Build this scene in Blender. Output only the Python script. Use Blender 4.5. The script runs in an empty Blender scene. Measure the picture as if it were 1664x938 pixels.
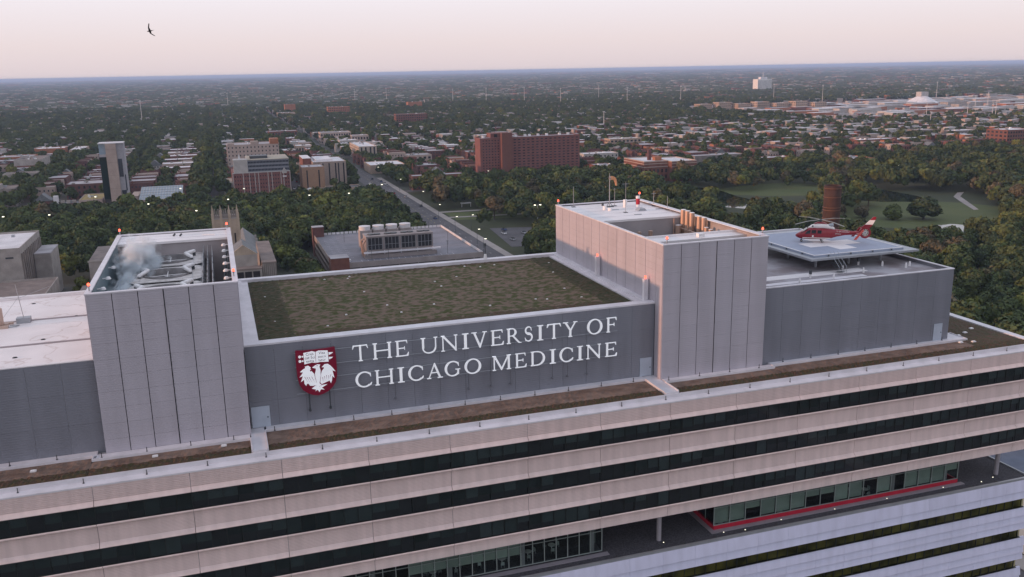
import bpy, math, random
import numpy as np
from mathutils import Vector, Matrix
S = bpy.context.scene
COL = S.collection
random.seed(7)
R = math.radians

# ------------------------------------------------------------------ camera
cd = bpy.data.cameras.new("camera"); cam = bpy.data.objects.new("camera", cd); COL.objects.link(cam)
cd.sensor_width = 36; cd.lens = 1453.14049 / 1664 * 36
cd.clip_start = 0.5; cd.clip_end = 80000
_r = Vector((0.94920283, -0.31415107, -0.01797462)); _u = Vector((0.09118445, 0.21994144, 0.97124207)); _w = Vector((0.30116337, 0.92354473, -0.23741473))
_m = Matrix((_r, _u, -_w)).transposed().to_4x4(); _m.translation = Vector((15.36929352, -95.07124322, 41.32663534))
cam.matrix_world = _m
S.camera = cam

# ------------------------------------------------------------------ sky, sun, exposure
SUN_EL = R(6.1)
SUN_AZ = R(-0.5)            # sun stands at -x, a touch towards -y
world = bpy.data.worlds.new("World"); S.world = world; world.use_nodes = True
nt = world.node_tree; nd = nt.nodes; ln = nt.links
bg = nd["Background"]
sky = nd.new("ShaderNodeTexSky"); sky.sky_type = 'NISHITA'; sky.sun_disc = False
sky.sun_elevation = SUN_EL; sky.sun_rotation = R(270 - 0.5); sky.altitude = 200
sky.air_density = 1.0; sky.dust_density = 4.0; sky.ozone_density = 1.5
tc = nd.new("ShaderNodeTexCoord"); sx = nd.new("ShaderNodeSeparateXYZ"); ln.new(tc.outputs["Generated"], sx.inputs[0])
rp = nd.new("ShaderNodeValToRGB"); ln.new(sx.outputs["Z"], rp.inputs[0])
e = rp.color_ramp.elements                      # thin high overcast of a hazy morning: pink low down, pale above
e[0].position = 0.0; e[0].color = (7.9, 6.75, 7.0, 1)
e[1].position = 0.09; e[1].color = (9.5, 9.0, 9.7, 1)
for p, c in ((0.03, (8.7, 7.5, 7.6)), (0.35, (8.6, 8.8, 9.9)), (1.0, (6.4, 6.9, 8.4))):
    q = e.new(p); q.color = (*c, 1)
mx = nd.new("ShaderNodeMix"); mx.data_type = 'RGBA'; mx.inputs[0].default_value = 0.85
ln.new(sky.outputs[0], mx.inputs[6]); ln.new(rp.outputs[0], mx.inputs[7]); ln.new(mx.outputs[2], bg.inputs[0])
bg.inputs[1].default_value = 0.1
sl = bpy.data.lights.new("sun", 'SUN'); sl.energy = 2.7; sl.angle = R(0.6); sl.color = (1.0, 0.50, 0.28)
so = bpy.data.objects.new("sun", sl); COL.objects.link(so)
_d = Vector((math.cos(SUN_AZ) * math.cos(SUN_EL), -math.sin(SUN_AZ) * math.cos(SUN_EL), -math.sin(SUN_EL)))
so.rotation_euler = _d.to_track_quat('-Z', 'Y').to_euler(); so.location = (-60, -5, 60)
vs = S.view_settings; vs.view_transform = 'Standard'; vs.look = 'None'; vs.exposure = 0.16; vs.gamma = 1.0
S.cycles.max_bounces = 6; S.cycles.transparent_max_bounces = 16; S.cycles.volume_bounces = 1
S.cycles.use_denoising = True

# ------------------------------------------------------------------ helpers
class MB:
    def __init__(s): s.v = []; s.f = []; s.m = []
    def add(s, vs, fs, mi=0):
        n = len(s.v); s.v += [tuple(map(float, p)) for p in vs]; s.f += [tuple(i + n for i in f) for f in fs]; s.m += [mi] * len(fs)
        return s
    def box(s, x0, x1, y0, y1, z0, z1, mi=0):
        return s.add([(x0,y0,z0),(x1,y0,z0),(x1,y1,z0),(x0,y1,z0),(x0,y0,z1),(x1,y0,z1),(x1,y1,z1),(x0,y1,z1)],
              [(0,3,2,1),(4,5,6,7),(0,1,5,4),(1,2,6,5),(2,3,7,6),(3,0,4,7)], mi)
    def quad(s, a, b, c, d, mi=0): return s.add([a,b,c,d], [(0,1,2,3)], mi)
    def prism(s, pts, ax, a, b, mi=0):
        """polygon (2D) extruded along axis ax from a to b; pts are the two other coordinates in xyz order"""
        def P(p, t): q = list(p); q.insert(ax, t); return tuple(q)
        n = len(pts); fs = [tuple(range(n)), tuple(range(2*n-1, n-1, -1))]
        fs += [(i, (i+1) % n + 0, (i+1) % n + n, i + n)[::-1] for i in range(n)]
        return s.add([P(p, a) for p in pts] + [P(p, b) for p in pts], fs, mi)
    def tube(s, p, q, r, r2=None, n=8, mi=0, cap=True):
        p = Vector(p); q = Vector(q); r2 = r if r2 is None else r2
        d = (q - p).normalized(); a = d.orthogonal().normalized(); b = d.cross(a)
        vs = [p + (a*math.cos(2*math.pi*i/n) + b*math.sin(2*math.pi*i/n))*r for i in range(n)] + \
             [q + (a*math.cos(2*math.pi*i/n) + b*math.sin(2*math.pi*i/n))*r2 for i in range(n)]
        fs = [(i, (i+1) % n, (i+1) % n + n, i + n) for i in range(n)]
        if cap: fs += [tuple(range(n))[::-1], tuple(range(n, 2*n))]
        return s.add(vs, fs, mi)
    def path(s, pts, r, n=6, mi=0):
        for a, b in zip(pts, pts[1:]): s.tube(a, b, r, n=n, mi=mi)
        return s
    def lathe(s, prof, c=(0,0,0), n=16, mi=0, cap=False):
        k = len(prof); vs = []
        for i in range(n):
            t = 2*math.pi*i/n
            for (r, z) in prof: vs.append((c[0]+r*math.cos(t), c[1]+r*math.sin(t), c[2]+z))
        fs = [(i*k+j, ((i+1) % n)*k+j, ((i+1) % n)*k+j+1, i*k+j+1) for i in range(n) for j in range(k-1)]
        if cap: fs += [tuple(i*k for i in range(n))[::-1], tuple(i*k+k-1 for i in range(n))]
        return s.add(vs, fs, mi)
    def mesh(s, name, mats, smooth=False):
        me = bpy.data.meshes.new(name); me.from_pydata(s.v, [], s.f)
        if not isinstance(mats, (list, tuple)): mats = [mats]
        for m in mats: me.materials.append(m)
        if len(mats) > 1: me.polygons.foreach_set("material_index", s.m)
        if smooth: me.polygons.foreach_set("use_smooth", [True]*len(me.polygons))
        me.update(); return me
    def build(s, name, mats, parent=None, smooth=False, local=False, **kw):
        return put(name, s.mesh(name, mats, smooth), parent, None if not local else (0,0,0), **kw)

def wpos(o):
    p = Vector((0,0,0))
    while o: p += o.location; o = o.parent
    return p
def put(name, me, parent=None, loc=None, kind=None, label=None, rot=None, scale=None, world=False):
    """link a mesh; loc None = its vertices are world coordinates; world=True: loc is a world position"""
    o = bpy.data.objects.new(name, me); COL.objects.link(o)
    if parent: o.parent = parent
    if loc is None: o.location = -wpos(parent) if parent else (0,0,0)
    else: o.location = (Vector(loc) - wpos(parent)) if world and parent else loc
    if rot: o.rotation_euler = rot
    if scale: o.scale = scale
    if kind: o["kind"] = kind
    if label: o["label"] = label
    return o
def thing(name, label, cat, loc=(0,0,0), rz=0, group=None):
    o = bpy.data.objects.new(name, None); COL.objects.link(o); o.location = loc; o.rotation_euler = (0,0,rz); o.empty_display_size = 0.5
    o["label"] = label; o["category"] = cat
    if group: o["group"] = group
    return o
def tag(o, label, cat, group=None):
    o["label"] = label; o["category"] = cat
    if group: o["group"] = group
    return o
def dup(root, loc=None, rz=None, label=None, group=None, scale=None):
    r = root.copy(); COL.objects.link(r)
    if loc is not None: r.location = loc
    if rz is not None: r.rotation_euler = (0,0,rz)
    if scale is not None: r.scale = (scale,)*3 if not isinstance(scale, tuple) else scale
    if label: r["label"] = label
    if group: r["group"] = group
    for ch in list(root.children):
        c = ch.copy(); COL.objects.link(c); c.parent = r
        for g in list(ch.children):
            d = g.copy(); COL.objects.link(d); d.parent = c
    return r

def mat(name, col, rough=0.7, metal=0.0, var=0.12, scale=0.6, col2=None, bump=0.0, bscale=8.0, objrand=0.0, spec=0.4, emit=None, stretch=None, detail=4, fac=(0.35, 0.65)):
    m = bpy.data.materials.new(name); m.use_nodes = True; t = m.node_tree; N = t.nodes; L = t.links
    b = N["Principled BSDF"]; b.inputs["Roughness"].default_value = rough; b.inputs["Metallic"].default_value = metal
    b.inputs["Specular IOR Level"].default_value = spec
    c1 = tuple(col); c2 = tuple(col2) if col2 else tuple(min(1, c*(1-var)) for c in col)
    g = N.new("ShaderNodeNewGeometry"); vec = g.outputs["Position"]
    if stretch:
        mp = N.new("ShaderNodeMapping"); mp.inputs["Scale"].default_value = stretch; L.new(vec, mp.inputs[0]); vec = mp.outputs[0]
    nz = N.new("ShaderNodeTexNoise"); nz.inputs["Scale"].default_value = scale; nz.inputs["Detail"].default_value = detail; L.new(vec, nz.inputs["Vector"])
    r = N.new("ShaderNodeMapRange"); r.inputs[1].default_value = fac[0]; r.inputs[2].default_value = fac[1]; L.new(nz.outputs[0], r.inputs[0])
    x = N.new("ShaderNodeMix"); x.data_type = 'RGBA'; x.inputs[6].default_value = (*c1, 1); x.inputs[7].default_value = (*c2, 1); L.new(r.outputs[0], x.inputs[0])
    out = x.outputs[2]
    if objrand:
        oi = N.new("ShaderNodeObjectInfo"); r2 = N.new("ShaderNodeMapRange"); r2.inputs[3].default_value = 1-objrand; r2.inputs[4].default_value = 1+objrand; L.new(oi.outputs["Random"], r2.inputs[0])
        vm = N.new("ShaderNodeVectorMath"); vm.operation = 'SCALE'; L.new(out, vm.inputs[0]); L.new(r2.outputs[0], vm.inputs["Scale"]); out = vm.outputs[0]
    L.new(out, b.inputs["Base Color"])
    if bump:
        n2 = N.new("ShaderNodeTexNoise"); n2.inputs["Scale"].default_value = bscale; n2.inputs["Detail"].default_value = 5; L.new(g.outputs["Position"], n2.inputs["Vector"])
        bp = N.new("ShaderNodeBump"); bp.inputs["Strength"].default_value = bump; bp.inputs["Distance"].default_value = 0.1; L.new(n2.outputs[0], bp.inputs["Height"]); L.new(bp.outputs[0], b.inputs["Normal"])
    if emit:
        b.inputs["Emission Color"].default_value = (*emit[0], 1); b.inputs["Emission Strength"].default_value = emit[1]
    return m
def glass(name, tint=(0.3, 0.42, 0.38), gloss=(0.9, 0.95, 1.0), ior=1.5):
    m = bpy.data.materials.new(name); m.use_nodes = True; t = m.node_tree; N = t.nodes; L = t.links; N.remove(N["Principled BSDF"])
    tr = N.new("ShaderNodeBsdfTransparent"); tr.inputs[0].default_value = (*tint, 1)
    gl = N.new("ShaderNodeBsdfGlossy"); gl.inputs[0].default_value = (*gloss, 1); gl.inputs["Roughness"].default_value = 0.04
    fr = N.new("ShaderNodeFresnel"); fr.inputs[0].default_value = ior
    gb = N.new("ShaderNodeNewGeometry"); iv = N.new("ShaderNodeMath"); iv.operation = 'SUBTRACT'; iv.inputs[0].default_value = 1.0; L.new(gb.outputs["Backfacing"], iv.inputs[1]); ml = N.new("ShaderNodeMath"); ml.operation = 'MULTIPLY'; L.new(fr.outputs[0], ml.inputs[0]); L.new(iv.outputs[0], ml.inputs[1])
    mx = N.new("ShaderNodeMixShader"); L.new(ml.outputs[0], mx.inputs[0]); L.new(tr.outputs[0], mx.inputs[1]); L.new(gl.outputs[0], mx.inputs[2])
    L.new(mx.outputs[0], N["Material Output"].inputs[0]); return m

# materials: real base colours
m_beige = mat("beige_metal_panel", (0.71, 0.575, 0.55), 0.55, var=0.13, scale=0.5, objrand=0.025, stretch=(2.2, 2.2, 0.22), detail=7)
m_white = mat("white_metal_shingle", (0.62, 0.635, 0.80), 0.42, var=0.10, scale=0.5, objrand=0.035, stretch=(2, 2, 0.3), detail=7)
m_capw = mat("pale_roof_coping", (0.68, 0.66, 0.70), 0.5, var=0.15, scale=0.5)
m_clad = mat("light_grey_cladding", (0.45, 0.425, 0.475), 0.5, metal=0.1, var=0.11, scale=0.35, objrand=0.02, stretch=(1.6, 1.6, 0.14), detail=7)
m_clad2 = mat("mid_grey_cladding", (0.21, 0.218, 0.255), 0.5, metal=0.1, var=0.14, scale=0.35, objrand=0.03, stretch=(1.4, 1.4, 0.18), detail=7)
m_dark = mat("dark_joint", (0.02, 0.02, 0.025), 0.8)
m_int = mat("dark_interior", (0.05, 0.05, 0.05), 0.9, var=0.5, scale=0.7)
m_blind = mat("grey_window_blind", (0.33, 0.36, 0.37), 0.8, objrand=0.45)
m_mull = mat("dark_green_mullion", (0.015, 0.02, 0.02), 0.4)
m_glass = glass("dark_green_glass", (0.52, 0.555, 0.56))
m_glass_d = glass("olive_dark_glass", (0.66, 0.67, 0.52), ior=1.3)
m_glass_l = glass("clear_green_glass", (0.78, 0.83, 0.81), ior=1.35)
m_red = mat("crimson_panel", (0.42, 0.012, 0.035), 0.45)
m_gravel = mat("dark_roof_gravel", (0.10, 0.095, 0.11), 0.95, col2=(0.045, 0.043, 0.05), scale=6, bump=0.6, bscale=20)
m_column = mat("grey_concrete_column", (0.33, 0.31, 0.34), 0.6)
m_plinth = mat("grey_metal_ledge", (0.30, 0.27, 0.30), 0.5)
m_soil = mat("brown_growing_medium", (0.225, 0.155, 0.122), 0.95, col2=(0.13, 0.085, 0.066), scale=0.55, bump=0.7, bscale=5, stretch=(1, 1.6, 1), detail=8)
m_sedum = mat("brown_green_sedum", (0.050, 0.048, 0.020), 0.95, col2=(0.085, 0.045, 0.030), scale=1.6, bump=1, bscale=4, detail=9)
m_green = mat("patchy_green_roof", (0.050, 0.056, 0.013), 0.95, col2=(0.150, 0.104, 0.076), scale=1.0, bump=1, bscale=3, stretch=(1, 1.15, 1), detail=12, fac=(0.42, 0.58))
m_greend = mat("dense_dark_sedum", (0.026, 0.036, 0.012), 0.95, col2=(0.07, 0.052, 0.030), scale=1.1, bump=1, bscale=3, detail=9)
m_letter = mat("glowing_letter_face", (0.86, 0.87, 0.90), 0.4, emit=((0.9, 0.93, 1.0), 0.26))  # faint emission added to brighten the letters and the white crest figures
m_maroon = mat("maroon_enamel", (0.21, 0.004, 0.028), 0.4, emit=((0.8, 0.01, 0.1), 0.012))  # weak red glow added over the enamel colour
m_roofwhite = mat("white_roof_membrane", (0.78, 0.75, 0.76), 0.6, var=0.14, scale=0.25, detail=8)
m_steel = mat("galvanised_steel", (0.35, 0.37, 0.40), 0.45, metal=0.4)
m_dsteel = mat("dark_steel", (0.07, 0.08, 0.09), 0.5, metal=0.3)
m_white_paint = mat("white_paint", (0.78, 0.77, 0.78), 0.5)
m_lampred = mat("red_obstruction_lamp", (0.6, 0.05, 0.03), 0.4, emit=((1.0, 0.10, 0.05), 3.2))
m_lampwhite = mat("lit_lamp_globe", (0.9, 0.9, 0.8), 0.4, emit=((1.0, 0.93, 0.70), 2.0))
m_copper = mat("coppery_insulated_pipe", (0.48, 0.33, 0.26), 0.4, metal=0.3)

# ------------------------------------------------------------------ the hospital building
GZ = -50.0
J = 9.6
X0, X1 = -51.6, 128.4
hosp = thing("hospital_building", "long beige and grey hospital building with banded panel rows and two rooftop towers", "building", (38.4, 25, GZ))
# floors: core slabs, interior
def ribbon(z1, z0, label=None):
    """one band of windows between z0 (sill) and z1 (head)"""
    b = MB()
    b.box(X0, X1, 4.5, 5.0, z0-0.4, z1+0.4)                                   # room back wall
    for k in range(-3, 40): 
        if random.random() < 0.75: b.box(k*4.8-19.3, k*4.8-19.2, 0.05, 4.5, z0, z1)      # partition walls
    o = b.build("window_ribbon", [m_int], hosp)
    mm = MB(); x = -19.2
    mm.box(X0, X1, -0.34, -0.22, z1-0.08, z1+0.02); mm.box(X0, X1, -0.34, -0.22, z0-0.02, z0+0.06)
    for i in range(0, 93): mm.box(x+i*1.6-0.035, x+i*1.6+0.035, -0.33, -0.24, z0, z1)
    mm.build("mullions", [m_mull], o)
    pane = MB().box(0.04, 1.56, -0.30, -0.28, 0, z1-z0).mesh("window_pane", m_glass)
    if not hasattr(ribbon, "bl"): ribbon.bl = MB().box(0.05, 1.55, -0.12, -0.10, -1, 0).mesh("blind", m_blind)
    hgt = 0; H = z1 - z0
    big = MB().box(X0+0.1, -19.24, -0.30, -0.28, z0, z1).build("window_pane", m_glass, o)
    for i in range(92):
        if i % 6 in (0, 2, 5) or random.random() < 0.12: hgt = random.choice((0.0, 0.0, 0.45, 0.5, 0.55, 0.6, 0.62, 0.68, 0.72, 0.97, 0.97))
        put("window_pane", pane, o, (-19.2+i*1.6, 0, z0), world=True)
        if hgt: put("blind", ribbon.bl, o, (-19.2+i*1.6, 0, z1), world=True, scale=(1, 1, H*hgt))
    return o
RB = [(-2.13, -4.14), (-6.95, -9.03), (-11.82, -13.9)]
for a, b_ in RB: ribbon(a, b_)
# floor plates and spandrel backing (butted, nothing coplanar)
fl = MB()
for (a, b_) in ((-0.02, -2.10), (-4.20, -6.92), (-9.08, -11.79), (-13.95, -15.66)): fl.box(X0+0.05, X1-0.05, 0.3, 52.0, b_, a)
fl.box(X0+0.1, X1-0.1, 5.05, 51.9, -15.6, -0.1)
fl.build("floor_slab", [m_plinth], hosp)
def panel_mesh(z, zf, zl, lip=True, ribs=True, first=False, w=J):
    """one facade panel: bullnose, ribbed face, flared lower lip (y is outwards negative)"""
    p = []
    if not first:
        p += [(-0.20, z+0.02), (-0.36, z+0.05), (-0.44, z-0.02), (-0.44, z-0.13), (-0.30, z-0.24), (0.0, z-0.30)]; zt = z-0.34
    else: p += [(0.28, z), (0.0, z)]; zt = z-0.03
    zb = zf
    n = int((zt-zb)/(0.2 if first else 0.16))
    if ribs:
        for i in range(n):
            a = zt - (zt-zb)*i/n; h = (zt-zb)/n; dep = 0.07 if first else 0.03
            p += [(0, a), (0, a-h*0.45), (dep, a-h*0.55), (dep, a-h*0.95)]
    else: p += [(0, zt)]
    if lip: p += [(0.0, zb), (-0.40, zl+0.07), (-0.40, zl), (0.28, zl)]
    else: p += [(0.0, zl), (0.28, zl)]
    if not first: p += [(0.28, z-0.1)]
    b = MB(); n = len(p); x0, x1 = 0.03, w-0.03
    b.v = [(x0, *q) for q in p] + [(x1, *q) for q in p]
    b.f = [(i, i+n, (i+1) % n+n, (i+1) % n) for i in range(n)] + [tuple(range(n)), tuple(range(2*n-1, n-1, -1))]; b.m = [0]*len(b.f)
    return b.mesh("spandrel_panel", m_beige)
rows = [panel_mesh(0, -1.66, -2.11, first=True), panel_mesh(-4.20, -6.46, -6.93), panel_mesh(-9.08, -11.33, -11.80), panel_mesh(-13.95, -15.0, -15.67, lip=False)]
for me in rows:
    for k in range(-5, 13): put("spandrel_panel", me, hosp, (k*J, 0, 0), world=True)
for z, zf, zl, kw in ((0, -1.66, -2.11, dict(first=True)), (-4.20, -6.46, -6.93, {}), (-9.08, -11.33, -11.80, {}), (-13.95, -15.0, -15.67, dict(lip=False))):
    me = panel_mesh(z, zf, zl, w=3.6, **kw)
    put("spandrel_panel", me, hosp, (124.8, 0, 0), world=True); put("spandrel_panel", me, hosp, (-51.6, 0, 0), world=True)
# dark joints behind the panels + west end wall
MB().box(X0+0.1, X1-0.12, 0.1, 0.29, -15.6, -0.05).build("panel_backing", [m_plinth], hosp)
MB().box(X1, X1+0.25, -0.2, 52.2, -15.67, 0.1).build("end_wall", [m_beige], hosp)
# roof edge coping
cp = MB(); cp.prism([(-0.04, -0.001), (-0.04, 0.16), (0.30, 0.22), (0.88, 0.30), (0.88, 0.78), (1.04, 0.78), (1.04, 0.03), (0.3, -0.001)], 0, X0, X1+0.3); 
cpo = cp.build("roof_coping", [m_capw], hosp)
MB().box(X1-0.9, X1+0.3, 1.05, 52.3, 0.02, 0.90).build("roof_coping", [m_capw], hosp)
MB().box(X0, X1+0.3, 51.4, 52.4, 0.61, 0.9).build("roof_coping", [m_capw], hosp)
MB().box(X0, X1-0.91, 1.05, 51.39, -0.01, 0.30).build("roof_deck", [m_capw], hosp)
# little anchor posts along the coping
b = MB().tube((0,0,0), (0,0,0.55), 0.05, n=6).box(-0.09, 0.09, -0.09, 0.09, 0, 0.08).mesh("anchor_post", m_dsteel)
x = -50.0
while x < 127: put("anchor_post", b, hosp, (x, 0.62, 0.24), world=True); x += 6.15
for i in range(40):
    X = -50+i*4.6
    Y = 4.95 if (0 < X < 16.4 or 68.8 < X < 84.5) else 6.1
    if 16.4 < X < 19 or 66 < X < 69 or X > 118: continue
    put("anchor_post", b, hosp, (X, Y+0.1 if X < 0 or X > 19 else Y, 1.04), world=True)
def rough_bed(x0, x1, y0, y1, z, step, amp, m, name, seed=0, parent=None, kind="stuff"):
    rng = np.random.RandomState(seed); nx = max(2, int((x1-x0)/step)+1); ny = max(2, int((y1-y0)/step)+1)
    X, Y = np.meshgrid(np.linspace(x0, x1, nx), np.linspace(y0, y1, ny)); Z = z + rng.rand(ny, nx)*amp
    Z[0, :] = Z[-1, :] = z-0.02; Z[:, 0] = Z[:, -1] = z-0.02
    v = np.stack([X, Y, Z], -1).reshape(-1, 3).tolist()
    f = [(j*nx+i, j*nx+i+1, (j+1)*nx+i+1, (j+1)*nx+i) for j in range(ny-1) for i in range(nx-1)]
    b = MB(); b.v = [tuple(p) for p in v]; b.f = f; b.m = [0]*len(f)
    return b.build(name, [m], parent, kind=kind)
def kerb(pts, w=0.14, z0=0.31, z1=1.10):
    b = MB()
    for (a, c) in zip(pts, pts[1:]):
        if a[0] == c[0]: b.box(a[0]-w/2, a[0]+w/2, min(a[1], c[1])+w/2+.002, max(a[1], c[1])-w/2-.002, z0, z1-.004)
        else: b.box(min(a[0], c[0])-w/2, max(a[0], c[0])+w/2, a[1]-w/2, a[1]+w/2, z0, z1)
    b.build("planter_kerb", [m_capw], hosp)
beds = [(-51, -0.45, 5.75), (-0.45, 16.15, 4.75), (18.05, 66.85, 6.55), (69.1, 85.6, 4.7), (85.6, 118.6, 5.4), (118.6, 127.3, 50.8)]
for i, (a, c, y1) in enumerate(beds):
    MB().box(a, c, 1.06, y1, 0.302, 0.80).build("planting_bed", [m_soil], hosp)
    rough_bed(a, c, 2.7, y1, 0.82, 0.35, 0.09, m_soil if i < 5 else m_sedum, "soil_bed", i, hosp)
    rough_bed(a, c, 1.08, 2.7, 0.83, 0.22, 0.20, m_sedum, "sedum_strip", i+9, hosp)
kerb([(-51, 5.85), (-0.35, 5.85)]); kerb([(-0.35, 5.85), (-0.35, 4.85), (16.25, 4.85), (16.25, 1.10)])
kerb([(17.95, 1.10), (17.95, 6.65), (67.0, 6.65), (67.0, 1.10)]); kerb([(68.95, 1.10), (68.95, 4.8), (85.7, 4.8)]); kerb([(85.7, 4.8), (85.7, 5.5), (119.6, 5.5), (119.6, 9.0)])
MB().box(X0, 0.0, 5.93, 7.2, 0.31, 1.03).box(0, 16.2, 4.93, 6.1, 0.31, 1.03).box(18.1, 67, 6.73, 7.9, 0.31, 1.03).box(69, 85.6, 4.88, 5.9, 0.31, 1.03).box(85.8, 119.5, 5.58, 6.6, 0.31, 1.03).box(16.33, 17.87, 1.06, 7.85, 0.31, 0.98).box(67.08, 68.88, 1.06, 7.85, 0.31, 0.98).box(117.1, 119.5, 6.65, 46, 0.31, 1.0).build("roof_walkway", [m_capw], hosp)
# small white drain boxes lying on the planting
bx = MB().box(-0.3, 0.3, -0.2, 0.2, 0, 0.14).box(-0.2, 0.2, -0.1, 0.1, 0.14, 0.2).mesh("drain_box", m_white_paint)
for p in ((6.1, 3.6), (13.3, 3.9), (-6, 4.1), (117.6, 4.6), (119.6, 4.2), (124.6, 9.7), (122.0, 8.3), (121, 12.0), (119.9, 7.4)): put("drain_box", bx, hosp, (*p, 0.90), world=True)

# --- towers and wings
def course_panels(parent, face, a0, a1, n, plane, z0, z1, rows, m, name="cladding_panel", gap=0.04, vgap=0.004, out=-1, widegap=()):
    """cladding courses. face 'y': wall plane y=plane, runs along x (out=-1 looks to -y); face 'x' likewise"""
    w = (a1-a0)/n; h = (z1-z0)/rows
    b = MB(); p = []; nr = max(4, int(h/0.26))
    for i in range(nr):
        q = h*i/nr; s = h/nr
        p += [(-0.028, q + (vgap if i == 0 else 0)), (-0.04, q+s*0.18), (-0.04, q+s*0.82), (-0.034, q+s*0.95)]
    p[-1] = (-0.034, h-vgap); p += [(0.05, h-vgap), (0.05, vgap)]
    k = len(p)
    for t in (gap, w-gap):
        for (d, z) in p: b.v.append((t, d*-out if face == 'y' else d, z) if face == 'y' else (d*-out, t, z))
    b.f = [(i, i+k, (i+1) % k+k, (i+1) % k) for i in range(k)] + [tuple(range(k)), tuple(range(2*k-1, k-1, -1))]; b.m = [0]*len(b.f)
    me = b.mesh(name, m)
    for i in range(n):
        for j in range(rows):
            loc = (a0+i*w, plane, z0+j*h) if face == 'y' else (plane, a0+i*w, z0+j*h)
            put(name, me, parent, loc, world=True)
def shell(name, x0, x1, y0, y1, z0, z1, t, m, label=None, top=None):
    b = MB(); b.box(x0, x1, y0, y0+t, z0, z1).box(x0, x1, y1-t, y1, z0, z1).box(x0, x0+t, y0+t+.002, y1-t-.002, z0, z1-.003).box(x1-t, x1, y0+t+.002, y1-t-.002, z0, z1-.003)
    return b.build(name, m, hosp, label=label)
def coping(parent, x0, x1, y0, y1, z, w=0.55, m=None, h=0.14, o=0.08):
    b = MB(); b.box(x0-o, x1+o, y0-o, y0-o+w, z, z+h).box(x0-o, x1+o, y1+o-w, y1+o, z, z+h)
    b.box(x0-o, x0-o+w, y0-o+w+.002, y1+o-w-.002, z, z+h-.003).box(x1+o-w, x1+o, y0-o+w+.002, y1+o-w-.002, z, z+h-.003)
    return b.build("coping", [m or m_capw], parent)
TZ = 19.0
t1 = shell("rooftop_tower", 0.96, 16.35, 6.22, 44.1, 0.3, TZ, 0.35, [m_dark], "left rooftop tower enclosing the cooling fans")
course_panels(t1, 'y', 0.9, 16.4, 6, 6.17, 0.75, TZ-0.02, 10, m_clad)
course_panels(t1, 'x', 6.2, 44.1, 12, 0.91, 11.7, TZ-0.02, 8, m_clad, out=-1)
course_panels(t1, 'x', 6.2, 44.1, 12, 16.40, 11.2, TZ-0.02, 8, m_clad, out=1)
coping(t1, 0.9, 16.4, 6.17, 44.1, TZ, 0.6)
t2 = shell("rooftop_tower", 68.85, 84.4, 5.92, 44.2, 0.3, TZ+0.1, 0.35, [m_dark], "right rooftop tower with windsock on its roof")
course_panels(t2, 'y', 68.8, 84.45, 6, 5.87, 0.75, TZ+0.08, 10, m_clad)
course_panels(t2, 'x', 7.75, 44.2, 12, 68.80, 10.9, TZ+0.08, 9, m_clad)
course_panels(t2, 'x', 5.9, 7.75, 1, 68.80, 0.75, TZ+0.08, 20, m_clad, gap=0.01)
course_panels(t2, 'x', 5.9, 44.2, 12, 84.45, 0.75, TZ+0.08, 20, m_clad, out=1)
coping(t2, 68.8, 84.45, 5.87, 44.2, TZ+0.1, 0.5)
# a wider dark expansion joint down the middle of both tower fronts
MB().box(8.6, 8.70, 6.10, 6.22, 0.75, TZ-.03).box(76.57, 76.66, 5.80, 5.92, 0.75, TZ+0.07).build("expansion_joint", [m_dark], hosp)
# centre block (sign wall + green roof)
c_ = MB(); c_.box(16.75, 68.5, 7.92, 44.0, 0.32, 10.3); cw = c_.build("centre_block", [m_dark], hosp, label="dark grey sign wall under the green roof")
course_panels(cw, 'y', 16.45, 68.75, 16, 7.88, 0.75, 10.95, 3, m_clad2, gap=0.012)
b = MB(); b.prism([(7.84, 10.96), (7.84, 11.16), (8.9, 11.22), (8.9, 10.9), (10.4, 10.86), (10.4, 10.31), (8.0, 10.31), (8.0, 10.96)], 0, 16.42, 68.76)
b.build("coping", [m_capw], cw)
b = MB(); b.box(16.42, 18.2, 10.41, 43.0, 10.32, 10.88).box(16.42, 17.3, 8.95, 43.0, 10.9, 11.12).box(67.0, 68.77, 10.41, 43, 10.32, 10.88).box(67.9, 68.77, 8.95, 43.0, 10.9, 11.05).box(16.42, 68.77, 43.01, 44.2, 10.32, 11.16).build("coping", [m_capw], cw)
rough_bed(18.25, 66.95, 10.45, 42.95, 10.66, 0.42, 0.14, m_green, "green_roof", 3, cw)
for k, (a, c, d, e2) in enumerate(((18.3, 22.6, 10.5, 42.9), (63.2, 66.9, 10.5, 42.9))): rough_bed(a, c, d, e2, 10.74, 0.36, 0.16, m_greend, "sedum_border", 20+k, cw)
rough_bed(22.6, 63.2, 10.5, 12.6, 10.72, 0.3, 0.14, m_sedum, "sedum_border", 31, cw)
rough_bed(22.6, 63.2, 41.2, 42.9, 10.72, 0.36, 0.14, m_sedum, "sedum_border", 32, cw)
rg = random.Random(5)
for k in range(26): put("drain_box", bx, cw, (rg.uniform(20, 66), rg.uniform(12, 42), 10.72), world=True, scale=(0.45, 0.45, 0.7))
# service doors in the sign wall
dr = MB().box(0, 1.55, -0.04, 0.02, 0, 2.55).mesh("service_door", mat("pale_grey_door", (0.42, 0.47, 0.55), 0.5)); dh = MB().box(1.3, 1.4, -0.09, -0.04, 1.1, 1.25).mesh("handle", m_dsteel)
for (x, y, z, sxx) in ((16.6, 7.80, 1.04, 1.35), (66.7, 7.80, 1.04, 1.1), (114.2, 6.54, 1.04, 1.0)):
    d = put("service_door", dr, hosp, (x, y, z), world=True, scale=(sxx, 1, 1)); put("handle", dh, d, (0,0,0))
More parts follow.
